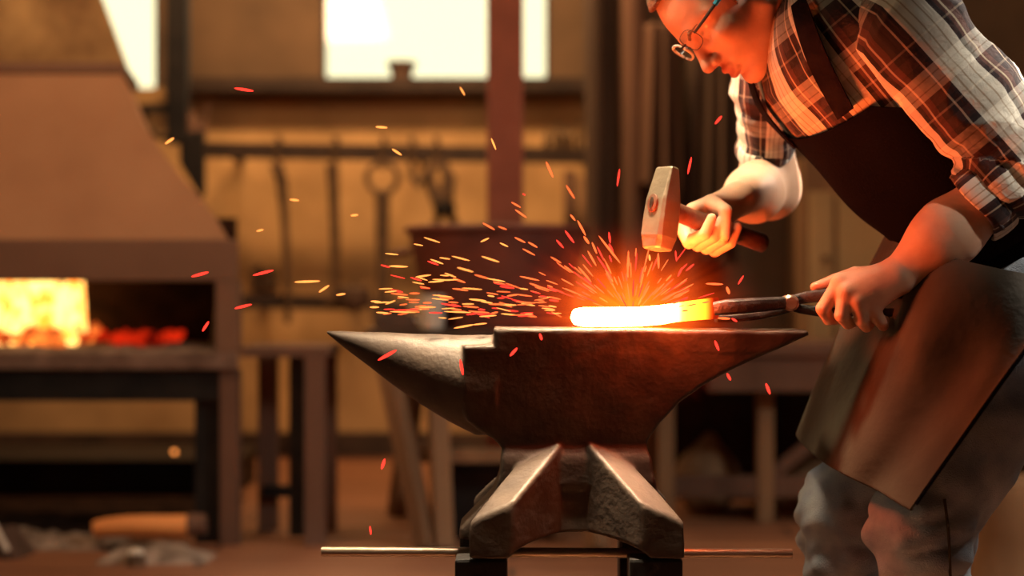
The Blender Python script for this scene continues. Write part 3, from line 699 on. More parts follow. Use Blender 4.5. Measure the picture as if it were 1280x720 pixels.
# horn : a tapering, slightly flattened cone along x
xt,xr=px2x(408,2.5),px2x(581,2.5)
top=lambda x: np.interp(x,[xt,xr],[py2z(413.5,2.5),py2z(420,2.45)])
hb=PP([(408,416),(430,434),(455,453),(490,480),(525,505),(560,526),(595,544)],2.5)
bx=[p[0] for p in hb]; bz=[p[1] for p in hb]
def horn(x,y,z):
    zt_=top(x); zb_=np.interp(x,bx,bz); c=(zt_+zb_)/2; h=np.maximum((zt_-zb_)/2,.0015)
    w=np.clip(.006+.052*np.clip((x-xt)/(xr-xt),0,1)**.75,.003,.06)
    q=np.sqrt(((z-c)/h)**2+((y-AY)/w)**2)
    dd=(q-1)*np.minimum(h,w); return smax(dd, np.maximum(xt-x, x-(xr+.05)), .002)
fa.add(Prim(horn,(xt-.01,2.42,.60),(xr+.06,2.58,.79)),.004,.01)
# base block
base=PP([(632,572),(628,592),(614,615),(592,637),(576,654),(573,692),(574,700),(850,700),(849,690),(846,652),(834,634),(820,612),(810,590),(807,572)],2.5)
pb=inpoly(fX[:,0,:],fZ[0],base)[:,None,:]
wb_=.047+.006*np.clip((.58-fZ)/.14,0,1)
d=smax(pb, np.abs(fY-AY)-wb_, .01)
d=smax(d,.440-fZ,.003)
fa.V=smin(fa.V,d.astype(np.float32),.03)
cxw=px2x(719,2.5); cxf=cxw-.003
def foot(sx,sy):
    A=np.array([cxf+sx*.050,AY+sy*.045]); B=np.array([cxf+sx*.149,AY+sy*.165])
    e=nrm(B-A); l=np.array([-e[1],e[0]])
    Lt=np.linalg.norm(B-A)
    def fn(x,y,z):
        s_=(x-A[0])*e[0]+(y-A[1])*e[1]; t_=(x-A[0])*l[0]+(y-A[1])*l[1]
        zt_=.592-(.592-.494)*np.clip(s_/(Lt*.93),-.3,1.5)**1.0
        dd=smax(np.abs(t_)-.0265,(z-zt_)*.8,.007)
        dd=smax(dd,sy*(y-AY)-.140,.007); dd=smax(dd,-s_-.02,.01)
        return smax(dd,.440-z,.003)
    return Prim(fn,(min(A[0],B[0])-.05,min(A[1],B[1])-.05,.43),(max(A[0],B[0])+.05,max(A[1],B[1])+.05,.61))
for sx in (-1,1):
    for sy in (-1,1): fa.add(foot(sx,sy),.004,.0)
# arches between the feet
def arch_y(x,y,z): return (np.sqrt(((x-cxw)/.101)**2+((z-.440)/.026)**2)-1)*.026
fa.sub(Prim(arch_y,(cxw-.11,2.3,.42),(cxw+.11,2.7,.48)),.003)
def arch_x(x,y,z): return (np.sqrt(((y-AY)/.075)**2+((z-.440)/.020)**2)-1)*.020
fa.sub(Prim(arch_x,(-.3,2.42,.42),(.5,2.58,.47)),.003)
# hardy hole near the heel
def hole(x,y,z): return np.maximum(np.abs(x-px2x(930,2.5)),np.abs(y-AY))-.011
fa.sub(Prim(hole,(px2x(930,2.5)-.012,AY-.012,.72),(px2x(930,2.5)+.012,AY+.012,.8)),.001,.003)
fa.all(lambda V,x,y,z: V+.0005*vnoise((x,y,z),90,8)+.0006*vnoise((x,y,z),30,9)*(z<.74))
P,Q=fa.mesh()
tag(meshobj('anvil',P,Q,M['anvil'],smooth=True),'large dark iron anvil with pointed horn and four splayed feet','anvil')
del fa,d,pb
# ------------------------------------------------------------------ stand
c=empty('anvil_stand',(cxw,AY,0),'black steel stand with square legs under the anvil feet','stand')
for sx,xa,xb in ((-1,569,634),(1,786,852)):
    x_a,x_b=px2x(xa,2.38),px2x(xb,2.38)
    for y in (2.362,2.585):
        MB().box(x_a,x_b,y,y+.06,0,.439).build('leg',M['black_steel'],c,bevel=.004)
    MB().box(x_a+.012,x_b-.012,2.423,2.584,.36,.417).build('top_rail',M['black_steel'],c,bevel=.003)
    MB().box(x_a+.012,x_b-.012,2.423,2.584,.06,.10).build('lower_rail',M['black_steel'],c,bevel=.003)
MB().box(px2x(634,2.38),px2x(786,2.38),2.59,2.64,.06,.10).build('cross_rail',M['black_steel'],c,bevel=.003)
# loose rod lying across the stand
tag(MB().tube([W(402,689.5,2.47),W(990,692,2.47)],.0078,16).build('steel_rod',M['bar_steel'],smooth=True),'long straight steel rod passing through beneath the anvil base','rod')
# ------------------------------------------------------------------ hot bar
st_=[(713.5,398,1.5),(715,398,7),(719,398,10),(728,398,11.8),(760,398,12),(800,397.5,12),(825,395.5,12),(845,392.5,12),(865,390,12.5),(880,388.5,13),(890,387.5,13.5),(897,387,13.5)]
YBAR=2.485
xsb=[px2x(a,YBAR) for a,_,_ in st_]; S=YBAR/F
fx=np.interp(np.linspace(0,1,70)**1.0*(xsb[-1]-xsb[0])+xsb[0],xsb,range(len(xsb)))
v=[];f=[];heat=[]; nseg=20
for q in fx:
    i=int(min(q,len(st_)-2)); t=q-i
    px=st_[i][0]*(1-t)+st_[i+1][0]*t; py=st_[i][1]*(1-t)+st_[i+1][1]*t; r=st_[i][2]*(1-t)+st_[i+1][2]*t
    x=px2x(px,YBAR); z=py2z(py,YBAR); hz=r*S; hy=min(hz*1.25,.019)
    for j in range(nseg):
        a=2*PI*j/nseg; ca,sa=math.cos(a),math.sin(a); e_=.55
        v.append((x,YBAR+hy*math.copysign(abs(ca)**e_,ca),z+hz*math.copysign(abs(sa)**e_,sa)))
        heat.append(np.interp(px,[713,835,848,860,878,889,893],[1,1,.80,.45,.30,.20,.02]))
for i in range(len(fx)-1):
    for j in range(nseg): f.append((i*nseg+j,i*nseg+(j+1)%nseg,(i+1)*nseg+(j+1)%nseg,(i+1)*nseg+j))
f.append(tuple(range(nseg-1,-1,-1))); f.append(tuple((len(fx)-1)*nseg+j for j in range(nseg)))
zmin=min(q[2] for q in v)
v=[(a,b,c_+max(0,zf+.0012-zmin)) for a,b,c_ in v]
hb_=meshobj('hot_steel_bar',v,f,M['hot'],smooth=True,attrs={'heat':heat})
tag(hb_,'white-hot steel bar with a rounded end lying on the anvil face','bar')
# ------------------------------------------------------------------ tongs holding the bar
tg=empty('tongs',tuple(W(985,378,2.48)),'black iron tongs gripping the cool end of the hot bar','tongs')
def strap(name,pts,ws,hs,m,parent,Y=None):
    b=MB(); n=len(pts); rings=[]
    v=[];ff=[]
    for i,(px,py,Y_) in enumerate(pts):
        p=np.array(W(px,py,Y_)); a=np.array(W(*pts[max(i-1,0)])); c_=np.array(W(*pts[min(i+1,n-1)])); d_=nrm(c_-a)
        u=nrm(np.cross(nrm(np.cross(d_,(0,0,1))),d_)); l=np.cross(d_,u)
        w_,h_=ws[i]/2,hs[i]/2
        for j in range(12):
            an=2*PI*j/12; ca,sa=math.cos(an),math.sin(an)
            v.append(p+l*w_*math.copysign(abs(ca)**.6,ca)+u*h_*math.copysign(abs(sa)**.6,sa))
    for i in range(n-1):
        for j in range(12): ff.append((i*12+j,i*12+(j+1)%12,(i+1)*12+(j+1)%12,(i+1)*12+j))
    ff.append(tuple(range(11,-1,-1))); ff.append(tuple((n-1)*12+j for j in range(12)))
    return b.add(v,ff).build(name,m,parent,smooth=True)
# upper jaw + its rein
strap('upper_jaw',[(893,386,2.455),(905,384,2.452),(930,382.5,2.455),(955,380.5,2.462),(975,379,2.47),(990,378,2.478)],[.030,.034,.034,.030,.026,.020],[.021,.024,.024,.022,.020,.017],M['tong'],tg)
strap('lower_jaw',[(895,398.5,2.505),(920,397.5,2.508),(950,394,2.505),(975,388,2.498),(992,382,2.49)],[.028,.030,.028,.024,.02],[.012,.013,.014,.016,.016],M['tong'],tg)
strap('upper_rein',[(984,377,2.478),(996,374,2.478),(1012,371,2.47),(1040,367.5,2.465),(1080,366,2.462),(1130,368,2.466),(1190,374,2.48)],[.018,.017,.015,.014,.013,.013,.012],[.016,.017,.019,.019,.017,.014,.012],M['tong'],tg)
strap('lower_rein',[(984,381,2.494),(1000,386,2.492),(1020,389,2.488),(1050,391,2.484),(1090,391,2.482),(1135,390,2.486),(1190,392,2.49)],[.018,.016,.015,.014,.013,.013,.012],[.014,.015,.016,.015,.014,.013,.012],M['tong'],tg)
b=MB(); pc=np.array(W(985,378.5,2.49)); b.tube([pc+np.array([0,-.030,0]),pc+np.array([0,-.026,0]),pc+np.array([0,.012,0])],[.009,.013,.012],14,up=(0,0,1)).build('rivet',M['bar_steel'],tg,smooth=True)
# ------------------------------------------------------------------ hammer (held by the far hand)
HA=W(828,261,2.52); HB=W(953,303,2.69); hd=nrm(HB-HA)          # handle runs from the head to the butt
hn=nrm((hd[1],-hd[0],0)); hu=np.cross(hn,hd); hu=nrm(hu if hu[2]>0 else -hu)
hm=empty('hammer',tuple(HA),'heavy cross-peen forging hammer with dark wooden handle held above the anvil','hammer')
def hp(a,b,c): return HA+hd*a+hn*b+hu*c
sec=[(-.066,.0165,.0165,.3),(-.064,.019,.019,.3),(-.052,.021,.021,.28),(-.046,.0225,.0225,.25),(-.02,.0225,.0225,.22),(.012,.0215,.021,.2),(.045,.019,.014,.2),(.064,.0175,.0095,.2),(.067,.016,.007,.2)]
v=[];f=[]
for z,a,b_,ch in sec:
    q=ch*min(a,b_)
    for x,y in ((a,-b_+q),(a,b_-q),(a-q,b_),(-a+q,b_),(-a,b_-q),(-a,-b_+q),(-a+q,-b_),(a-q,-b_)): v.append(hp(y,x,z))
for i in range(len(sec)-1):
    for j in range(8): f.append((i*8+j,i*8+(j+1)%8,(i+1)*8+(j+1)%8,(i+1)*8+j))
f.append(tuple(range(8))); f.append(tuple((len(sec)-1)*8+j for j in range(8)))
MB().add(v,f).build('hammer_head',M['hammer'],hm,bevel=.0012)
def ovtube(pts,ra,rb,m,name,parent):
    v=[];f=[];n=18
    for (a,c),x,y in zip(pts,ra,rb):
        for j in range(n): v.append(hp(a,x*math.cos(2*PI*j/n),c+y*math.sin(2*PI*j/n)))
    for i in range(len(pts)-1):
        for j in range(n): f.append((i*n+j,i*n+(j+1)%n,(i+1)*n+(j+1)%n,(i+1)*n+j))
    f.append(tuple(range(n))); f.append(tuple((len(pts)-1)*n+j for j in range(n)))
    return MB().add(v,f).build(name,m,parent,smooth=True)
LH=float(np.linalg.norm(HB-HA))
ovtube([(-.0262,.004),(-.0256,.004),(.02,.004),(.045,.002),(.09,0),(.16,0),(LH-.02,-.001),(LH,-.001),(LH+.004,-.001)],[.008,.0095,.0095,.0105,.012,.0125,.0125,.013,.011],[.012,.0145,.0145,.015,.0155,.015,.016,.0165,.014],M['handle'],'handle',hm)
ovtube([(-.0275,.004),(-.0262,.004)],[.0035,.004],[.009,.010],M['steel_dark'],'eye_wedge',hm)

# ------------------------------------------------------------------ the smith
SN=W(1140,45,2.42); SF=W(958,62,2.76)
Lx=nrm(SN-SF)
AX0=W(1068,50,2.59); AX1=W(1305,345,2.59)
T=nrm(AX0-AX1); Lx=nrm(Lx-T*(Lx@T)); Fd=np.cross(Lx,T); Fd=Fd if Fd[0]<0 else -Fd
person_group='smith'
H=W(906,2,2.6)
hf=nrm((-.50,-.17,-.85)); hu_=np.array((-.87,0,.5)); hu_=nrm(hu_-hf*(hu_@hf)); hs=np.cross(hu_,hf)
def hh(f_,s_,u_): return H+hf*f_+hs*s_+hu_*u_
HAX=(hf,hs,hu_)
EN=W(1284,207,2.40); WN=W(1120,346,2.43)
EF=W(962,236,2.93); WF=W(922,249,2.70)
def off(p,px,py,Y=2.58): return p+W(640+px,360+py,Y)-W(640,360,Y)
torso=[cone(W(1075,62,2.58),W(1165,172,2.58),.108,.116,Lx,1.38),
       cone(W(1165,172,2.58),W(1240,262,2.58),.116,.108,Lx,1.36),
       cone(W(1240,262,2.58),W(1300,345,2.59),.108,.122,Lx,1.32)]
should=[cone(SN,W(1075,40,2.58),.060,.075), cone(SF,W(1050,48,2.60),.056,.075)]
HN=W(1312,372,2.49); HF=W(1292,368,2.70)
KN=W(1150,655,2.43); KF=W(1055,640,2.66)
AN=W(1178,985,2.45); AF=W(1075,930,2.64)
legs=[(HN,KN,.092,.062),(KN,AN,.058,.040),(HF,KF,.092,.062),(KF,AF,.058,.040)]

xs=rngs((.22,1.06,.0028)); ys=rngs((2.22,3.04,.0028))
zs=rngs((-.0,.74,.016),(.74,1.0,.0024),(1.0,1.10,.005),(1.10,1.52,.0026))
B=Field(xs,ys,zs)
for p in torso+should: B.add(p,.03)
for a,b_,ra,rb in legs: B.add(cone(a,b_,ra,rb),.02)
for a in (AN,AF): B.add(cone(a+np.array([.03,0,-.05]),a+np.array([-.13,0,-.065]),.036,.03),.02)
# neck
NB=W(1062,28,2.60)
B.add(cone(hh(-.035,0,-.035),NB,.056,.064),.02)
B.add(cone(hh(.02,0,-.085),W(1010,62,2.59),.030,.05),.02)
# head
for p,k_ in ((ellip(hh(-.014,0,.040),HAX,(.098,.077,.088)),.01),
  (ellip(hh(.030,0,.010),HAX,(.062,.066,.075)),.02),
  (ellip(hh(.035,0,-.045),HAX,(.054,.056,.062)),.02),
  (cone(hh(.075,-.024,.020),hh(.075,.024,.020),.014,.014),.012),
  (cone(hh(.070,.024,.020),hh(.052,.052,.018),.014,.012),.010),(cone(hh(.070,-.024,.020),hh(.052,-.052,.018),.014,.012),.010),
  (ellip(hh(.058,.040,-.022),HAX,(.026,.024,.022)),.014),(ellip(hh(.058,-.040,-.022),HAX,(.026,.024,.022)),.014),
  (cone(hh(-.005,.056,-.055),hh(.070,.018,-.096),.017,.017),.018),(cone(hh(-.005,-.056,-.055),hh(.070,-.018,-.096),.017,.017),.018),
  (ellip(hh(.078,0,-.098),HAX,(.019,.022,.017)),.012),
  (ellip(hh(.070,0,-.056),HAX,(.027,.032,.026)),.012),
  (cone(hh(.083,0,.012),hh(.105,0,-.024),.0085,.0105),.007),
  (ellip(hh(.1075,0,-.030),HAX,(.0135,.0125,.011)),.006),
  (ellip(hh(.096,.013,-.035),HAX,(.012,.0085,.0085)),.004),(ellip(hh(.096,-.013,-.035),HAX,(.012,.0085,.0085)),.004),
  (cone(hh(.093,-.016,-.0585),hh(.099,0,-.0565),.005,.0062),.004),(cone(hh(.093,.016,-.0585),hh(.099,0,-.0565),.005,.0062),.004),
  (cone(hh(.091,-.014,-.0705),hh(.097,0,-.0715),.0058,.0072),.004),(cone(hh(.091,.014,-.0705),hh(.097,0,-.0715),.0058,.0072),.004)):
    B.add(p,k_,.03)
B.sub(cone(hh(.099,-.022,-.0640),hh(.105,0,-.0640),.0018,.0022),.003,.008); B.sub(cone(hh(.099,.022,-.0640),hh(.105,0,-.0640),.0018,.0022),.003,.008)
for s_ in (1,-1):
    B.sub(ellip(hh(.088,s_*.031,.002),HAX,(.014,.017,.012)),.010,.012)
    B.add(ellip(hh(.068,s_*.031,.002),HAX,(.0135,.0150,.0115)),.003,.02)      # lowered eyelid
    B.sub(cone(hh(.084,s_*.020,-.0055),hh(.078,s_*.044,-.0045),.0012,.0012),.002,.005)
    B.sub(ellip(hh(.102,s_*.0085,-.0435),HAX,(.006,.0035,.004)),.002,.005)     # nostril
    # ear
    B.add(ellip(hh(-.030,s_*.078,.010),(nrm(hf+.25*hu_),hs,nrm(hu_-.25*hf)),(.018,.009,.031)),.004,.02)
    B.sub(ellip(hh(-.026,s_*.088,.012),(nrm(hf+.25*hu_),hs,nrm(hu_-.25*hf)),(.011,.007,.021)),.003,.008)
# arms
B.add(cone(SN,EN,.056,.046),.03); B.add(cone(EN,WN+(EN-WN)*.35,.045,.042),.03)
pw=nrm(np.cross(nrm(WN-EN),(0,1,0)))
B.add(cone(WN+(EN-WN)*.40,WN+(EN-WN)*.03,.043,.0245,pw,1.14),.03)
B.add(cone(SF,EF,.050,.043),.03); B.add(cone(EF,WF+(EF-WF)*.45,.044,.043),.06); B.add(cone(WF+(EF-WF)*.5,WF,.043,.027),.04)
# near (left) hand on the tongs
def finger(js,rs,k0=.006):
    for i in range(len(js)-1): B.add(cone(js[i],js[i+1],rs[i],rs[i+1]), k0 if i==0 else .0015, .02)
mc=[W(1050,353,2.437),W(1058,365,2.424),W(1072,377,2.420),W(1090,385,2.427)]
for m_,r_ in zip(mc,(.0135,.0135,.0130,.0125)): B.add(cone(WN,m_,.0245,r_),.010,.03)
B.add(cone(W(1098,352,2.44),W(1068,368,2.432),.022,.016),.012)
finger([mc[0],W(1029,386,2.438),W(1036,399,2.460),W(1050,399,2.482)],(.0122,.0112,.0095,.0080))
finger([mc[1],W(1052,394,2.424),W(1060,404,2.448),W(1072,401,2.474)],(.0122,.0110,.0095,.0080))
finger([mc[2],W(1077,400,2.424),W(1083,408,2.448),W(1090,402,2.474)],(.0118,.0108,.0092,.0078))
finger([mc[3],W(1100,401,2.432),W(1104,407,2.452),W(1106,400,2.472)],(.0110,.0098,.0085,.0072))
tb=[W(1100,347,2.452),W(1070,345,2.470),W(1044,350,2.474),W(1018,358.5,2.474)]
finger(tb,(.0190,.0150,.0100,.0068),.012)
# far (right) hand round the hammer handle
tg_=.515; G=HA+(HB-HA)*tg_
def gp(e,ang,r_): a=math.radians(ang); return G-hd*e+hn*(r_*math.cos(a))+hu*(r_*math.sin(a))
es=(.043,.021,-.001,-.022)
for e,r_ in zip(es,(.0125,.013,.0125,.0115)):
    m_=gp(e,190,.037); B.add(cone(WF,m_,.024,r_),.010,.03)
    finger([m_,gp(e+.002,250,.037),gp(e+.002,310,.029),gp(e-.001,8,.0265)],(.0122,.0112,.0098,.0082))
B.add(cone(WF,gp(.030,140,.034),.024,.013),.012,.03)
finger([WF+(G-WF)*.25,gp(.004,105,.040),gp(.016,35,.037),gp(.012,-30,.0375)],(.0200,.0150,.0112,.0085),.010)
P,Q=B.mesh()
# lips and cheeks carry a slight tint of their own
def near(c,r): return np.clip(1-np.linalg.norm(P-np.array(c),axis=1)/r,0,1)
tint=np.clip(near(hh(.098,0,-.057),.022)*1.2+near(hh(.096,0,-.071),.020)*1.2+near(hh(.110,0,-.03),.02)*.3,0,.75)
smith=meshobj('person',P,Q,M['skin'],smooth=True,attrs={'tint':tint})
tag(smith,'person in plaid shirt and long apron bending over the anvil with hammer and tongs','person')
print('person verts',len(P)); del B
# nails
def nail(tip,prev,n_dir,w):
    d_=nrm(np.array(tip)-np.array(prev)); n_=nrm(np.array(n_dir)-d_*(np.array(n_dir)@d_)); l_=np.cross(d_,n_)
    b=bmesh.new(); bmesh.ops.create_icosphere(b,subdivisions=2,radius=1)
    v=[np.array(tip)+d_*(q.co.x*w*1.15)+l_*(q.co.y*w)+n_*(q.co.z*w*.28) for q in b.verts]; f_=[[q.index for q in p.verts] for p in b.faces]; b.free()
    meshobj('nail',v,f_,M['nail'],smith,smooth=True)
nail(tb[3]+np.array([.004,-.003,.0055]),tb[2],(.1,-.5,1),.0052)
# hair : a cap over the skull above the hairline
def hairfn(V,x,y,z):
    px=x-H[0];py=y-H[1];pz=z-H[2]
    f_=px*hf[0]+py*hf[1]+pz*hf[2]; s_=px*hs[0]+py*hs[1]+pz*hs[2]; u_=px*hu_[0]+py*hu_[1]+pz*hu_[2]
    line=.088+.25*(f_-.06)-.10*np.clip(.055-f_,0,.2)*6+.06*np.abs(s_)        # hairline: forehead high, temples down
    line=np.where(f_<.02,np.minimum(line,-.01-.5*(f_+.0)),line)
    line=np.maximum(line,-.055)
    return smax(smax(V+.0022*vnoise((f_*1.0,s_*2.2,u_*1.0),330,3)+.002*vnoise((f_,s_,u_),120,4), line-u_,.006), -.0-1,.001)
c0=H-.16; hfz=Field(np.arange(H[0]-.17,H[0]+.15,.003),np.arange(H[1]-.13,H[1]+.13,.003),np.arange(H[2]-.10,H[2]+.18,.003))
hfz.add(ellip(hh(-.014,0,.041),HAX,(.107,.085,.098)),.01,.03); hfz.add(ellip(hh(.030,0,.012),HAX,(.068,.071,.080)),.02,.03)
hfz.all(hairfn); hp_,hq=hfz.mesh(); meshobj('hair',hp_,hq,M['hair'],smith,smooth=True)
for s_ in (1,-1):
    MB().tube([hh(.091,s_*.014,.018),hh(.088,s_*.030,.024),hh(.074,s_*.047,.021)],[.0035,.0045,.002],8).build('eyebrow',M['brow'],smith,smooth=True)

# ---- clothes
def field_of(prims,k):
    def fn(x,y,z):
        d=None
        for p in prims:
            q=p(x,y,z); d=q if d is None else smin(d,q,k)
        return d
    return fn
def grow(p_args,g): return p_args
ST=[cone(W(1060,66,2.58),W(1160,175,2.58),.142,.138,Lx,1.30),cone(W(1165,172,2.58),W(1240,262,2.58),.132,.122,Lx,1.34),cone(W(1240,262,2.58),W(1285,325,2.59),.122,.132,Lx,1.32),
    cone(SN,W(1075,40,2.58),.070,.086),cone(SF,W(1050,48,2.60),.066,.086)]
shirt_fn=field_of(ST,.04)
sf=Field(np.arange(.30,1.12,.005),np.arange(2.27,2.95,.005),np.arange(.74,1.42,.005))
for p in ST: sf.add(p,.04,.05)
def tors_uv(P):
    R=P-AX0; t=-(R@T); l=R@Lx; w=R@Fd
    return np.stack([np.arctan2(l,w)*.155+.012,t,t*0],1)
sf.all(lambda V,x,y,z: V-.005*np.clip(1-np.abs(vnoise((x,y,z),24,35))*2.4,0,1)**2+.0045*vnoise((x,y,z),26,31)+.0022*vnoise((x,y*1.4,z*.5),75,32))
# neck opening
sf.sub(cone(hh(-.035,0,-.035),W(1040,22,2.60),.062,.062),.01)
P,Q=sf.mesh(); shirt=meshobj('shirt',P,Q,M['plaid'],smith,smooth=True,attrs={'cloth':tors_uv(P)}); del sf
def sleeve(name,pts,rs,seed,fold,st=.0042,u0=0.0,vdir=(0,0,1)):
    lo=np.min(pts,0)-max(rs)-.04; hi=np.max(pts,0)+max(rs)+.04
    g=Field(np.arange(lo[0],hi[0],st),np.arange(lo[1],hi[1],st),np.arange(lo[2],hi[2],st))
    for i in range(len(pts)-1): g.add(cone(pts[i],pts[i+1],rs[i],rs[i+1]),.025,.05)
    seg=[pts[i+1]-pts[i] for i in range(len(pts)-1)]; ln=[np.linalg.norm(s_) for s_ in seg]; cum=np.concatenate([[0],np.cumsum(ln)])
    def along(x,y,z):
        best=None;tt=None
        for i,s_ in enumerate(seg):
            px=x-pts[i][0];py=y-pts[i][1];pz=z-pts[i][2]
            h=np.clip((px*s_[0]+py*s_[1]+pz*s_[2])/(ln[i]**2),0 if i else -.5,1 if i<len(seg)-1 else 1.3)
            d=(px-s_[0]*h)**2+(py-s_[1]*h)**2+(pz-s_[2]*h)**2; t=cum[i]+h*ln[i]
            if best is None: best,tt=d,t
            else:
                m=d<best; best=np.where(m,d,best); tt=np.where(m,t,tt)
        return tt
    Ltot=cum[-1]
    def dis(V,x,y,z):
        t=along(x,y,z); u=t/Ltot
        n1=vnoise((x,y,z),24,seed); n2=vnoise((x,y,z),60,seed+1); 
        rip=np.sin(t*2*PI/.042+3.2*n1)*.5+.5
        wgt=fold(u)
        crs=1-np.abs(vnoise((x*.8,y,z*.8),34,seed+9))*2.2
        return V+.0055*n1+.0024*n2-.0045*np.clip(crs,0,1)**2+.0095*rip**2*wgt*(.55+.45*vnoise((x,y,z),14,seed+5))
    g.all(dis)
    # cuff cut
    e=nrm(pts[-1]-pts[-2]); c=pts[-1]
    g.all(lambda V,x,y,z: smax(V,(x-c[0])*e[0]+(y-c[1])*e[1]+(z-c[2])*e[2],.004))
    P,Q=g.mesh()
    t=along(P[:,0],P[:,1],P[:,2])
    th=np.zeros(len(P)); rr=.066
    ax=nrm(pts[-2]-pts[0]) if len(pts)>2 else nrm(pts[1]-pts[0])
    # per-vertex frame about the nearest centre line point
    cx=np.stack([np.interp(t,cum,[p[k] for p in pts]) for k in range(3)],1)
    D=P-cx; v1=nrm(np.cross(ax,(0,1,0))); v2=nrm(np.cross(ax,v1))
    th=np.arctan2(D@v1,D@v2)
    if len(pts)>3:
        ax2=nrm(pts[-1]-pts[-2]); w1=nrm(np.cross(ax2,(0,1,0))); w2=nrm(np.cross(ax2,w1)); last=t>cum[-2]+.002
        th=np.where(last,np.arctan2(D@w1,D@w2),th)
    uv=np.stack([th*rr+u0,t,t*0],1)
    return meshobj(name,P,Q,M['plaid'],shirt,smooth=True,attrs={'cloth':uv})
CN=W(1219,256,2.412)
sleeve('sleeve',[W(1112,30,2.46),SN,SN+(EN-SN)*.55,EN,CN],[.078,.082,.078,.074,.060],40,lambda u: np.clip((u-.42)/.25,0,1)*(1.0)+.12,u0=.02)
CF=W(955,196,2.868)
sleeve('sleeve',[SF,W(958,120,2.80),CF],[.062,.054,.048],60,lambda u: .35+u*.4,u0=.01)
# rolled cuffs
def cuff(c,d,r,w,seed):
    d=nrm(d); a=nrm(np.cross(d,(0,1,0.2))); b_=np.cross(d,a); n=64; m=12; v=[];f=[]
    for i in range(n):
        th=2*PI*i/n
        for j in range(m):
            ph=2*PI*j/m; rr=r+.0045*math.cos(ph)+.002*math.sin(5*th+seed); dd=w/2*math.sin(ph)+.003*math.sin(3*th+seed)
            v.append(c+a*math.cos(th)*rr+b_*math.sin(th)*rr+d*dd)
    for i in range(n):
        for j in range(m): f.append((i*m+j,i*m+(j+1)%m,((i+1)%n)*m+(j+1)%m,((i+1)%n)*m+j))
    uv=[((i/n)*2*PI*r, .05+.02*j/m,0) for i in range(n) for j in range(m)]
    return meshobj('cuff',v,f,M['plaid'],shirt,smooth=True,attrs={'cloth':uv})
cuff(CN+nrm(CN-EN)*-.014,CN-EN,.0575,.046,1.0); cuff(CF-nrm(CF-SF)*.012,CF-SF,.0475,.030,2.0)
# collar: a folded band round the neck with two points
def collar():
    c0=W(982,30,2.59); d=nrm(W(1040,52,2.60)-c0); a=nrm(np.cross(d,(0,1,0))); b_=np.cross(d,a)
    n=56; prof=[(.0,.070),(-.010,.078),(.004,.092),(.022,.108),(.040,.122),(.046,.127),(.041,.1285),(.020,.114),(.000,.097),(-.016,.080),(-.006,.068)]
    v=[];uv=[];f=[];m=len(prof)
    for i in range(n+1):
        th=-PI*.93+2*PI*.93*i/n
        open_=abs(th)/PI                     # the gap sits towards the throat
        for j,(q,r) in enumerate(prof):
            ext=1+.55*max(0,open_-.62)/.38 if r>.08 else 1
            dr=-a*math.cos(th)*r*(1.0)+b_*math.sin(th)*r*1.02
            v.append(c0+d*q*ext+dr); uv.append((q*1.2+.03,th*.08,0))
    for i in range(n):
        for j in range(m): f.append((i*m+j,i*m+(j+1)%m,(i+1)*m+(j+1)%m,(i+1)*m+j))
    f.append(tuple(range(m))); f.append(tuple(n*m+j for j in reversed(range(m))))
    return meshobj('collar',v,f,M['plaid'],shirt,smooth=True,attrs={'cloth':uv})
collar()
# jeans
jf=Field(np.arange(.38,1.10,.006),np.arange(2.24,2.86,.006),np.arange(.07,.98,.006))
J=[cone(HN,KN,.108,.079),cone(KN,AN,.074,.062),cone(HF,KF,.106,.078),cone(KF,AF,.074,.062),cone(W(1255,285,2.58),W(1302,350,2.59),.112,.128,Lx,1.32)]
for p in J: jf.add(p,.02,.05)
KNm=KN
jf.all(lambda V,x,y,z: V+.004*vnoise((x,y,z*.8),20,70)+.0050*(1-np.abs(vnoise((x*.5+.8*z,y,z*1.2-.4*x),52,71))*2.4)*(.4+.6*np.exp(-((z-.42)/.12)**2))+.0025*vnoise((x*1.5,y,z),70,73))
P,Q=jf.mesh(); jeans=meshobj('jeans',P,Q,M['jeans'],smith,smooth=True); del jf
jfn=field_of(J,.02)
def march(S,D,fn,o,n=60):
    S=np.array(S,float); D=np.array(D,float)
    t=np.zeros(len(S))
    for _ in range(n):
        p=S+D*t[:,None]; d=fn(p[:,0],p[:,1],p[:,2])-o; t+=d*.75
    return S+D*t[:,None]
# side seam of the near leg
a=[KN+(AN-KN)*t for t in np.linspace(-.12,.9,30)]
sp=march([q+np.array([.02,-.3,0]) for q in a],[np.array([-.0,1,0])]*30,jfn,.0055)
MB().tube([p+np.array([0,0,0]) for p in sp],.0022,6).build('seam',M['leather'],jeans,smooth=True)
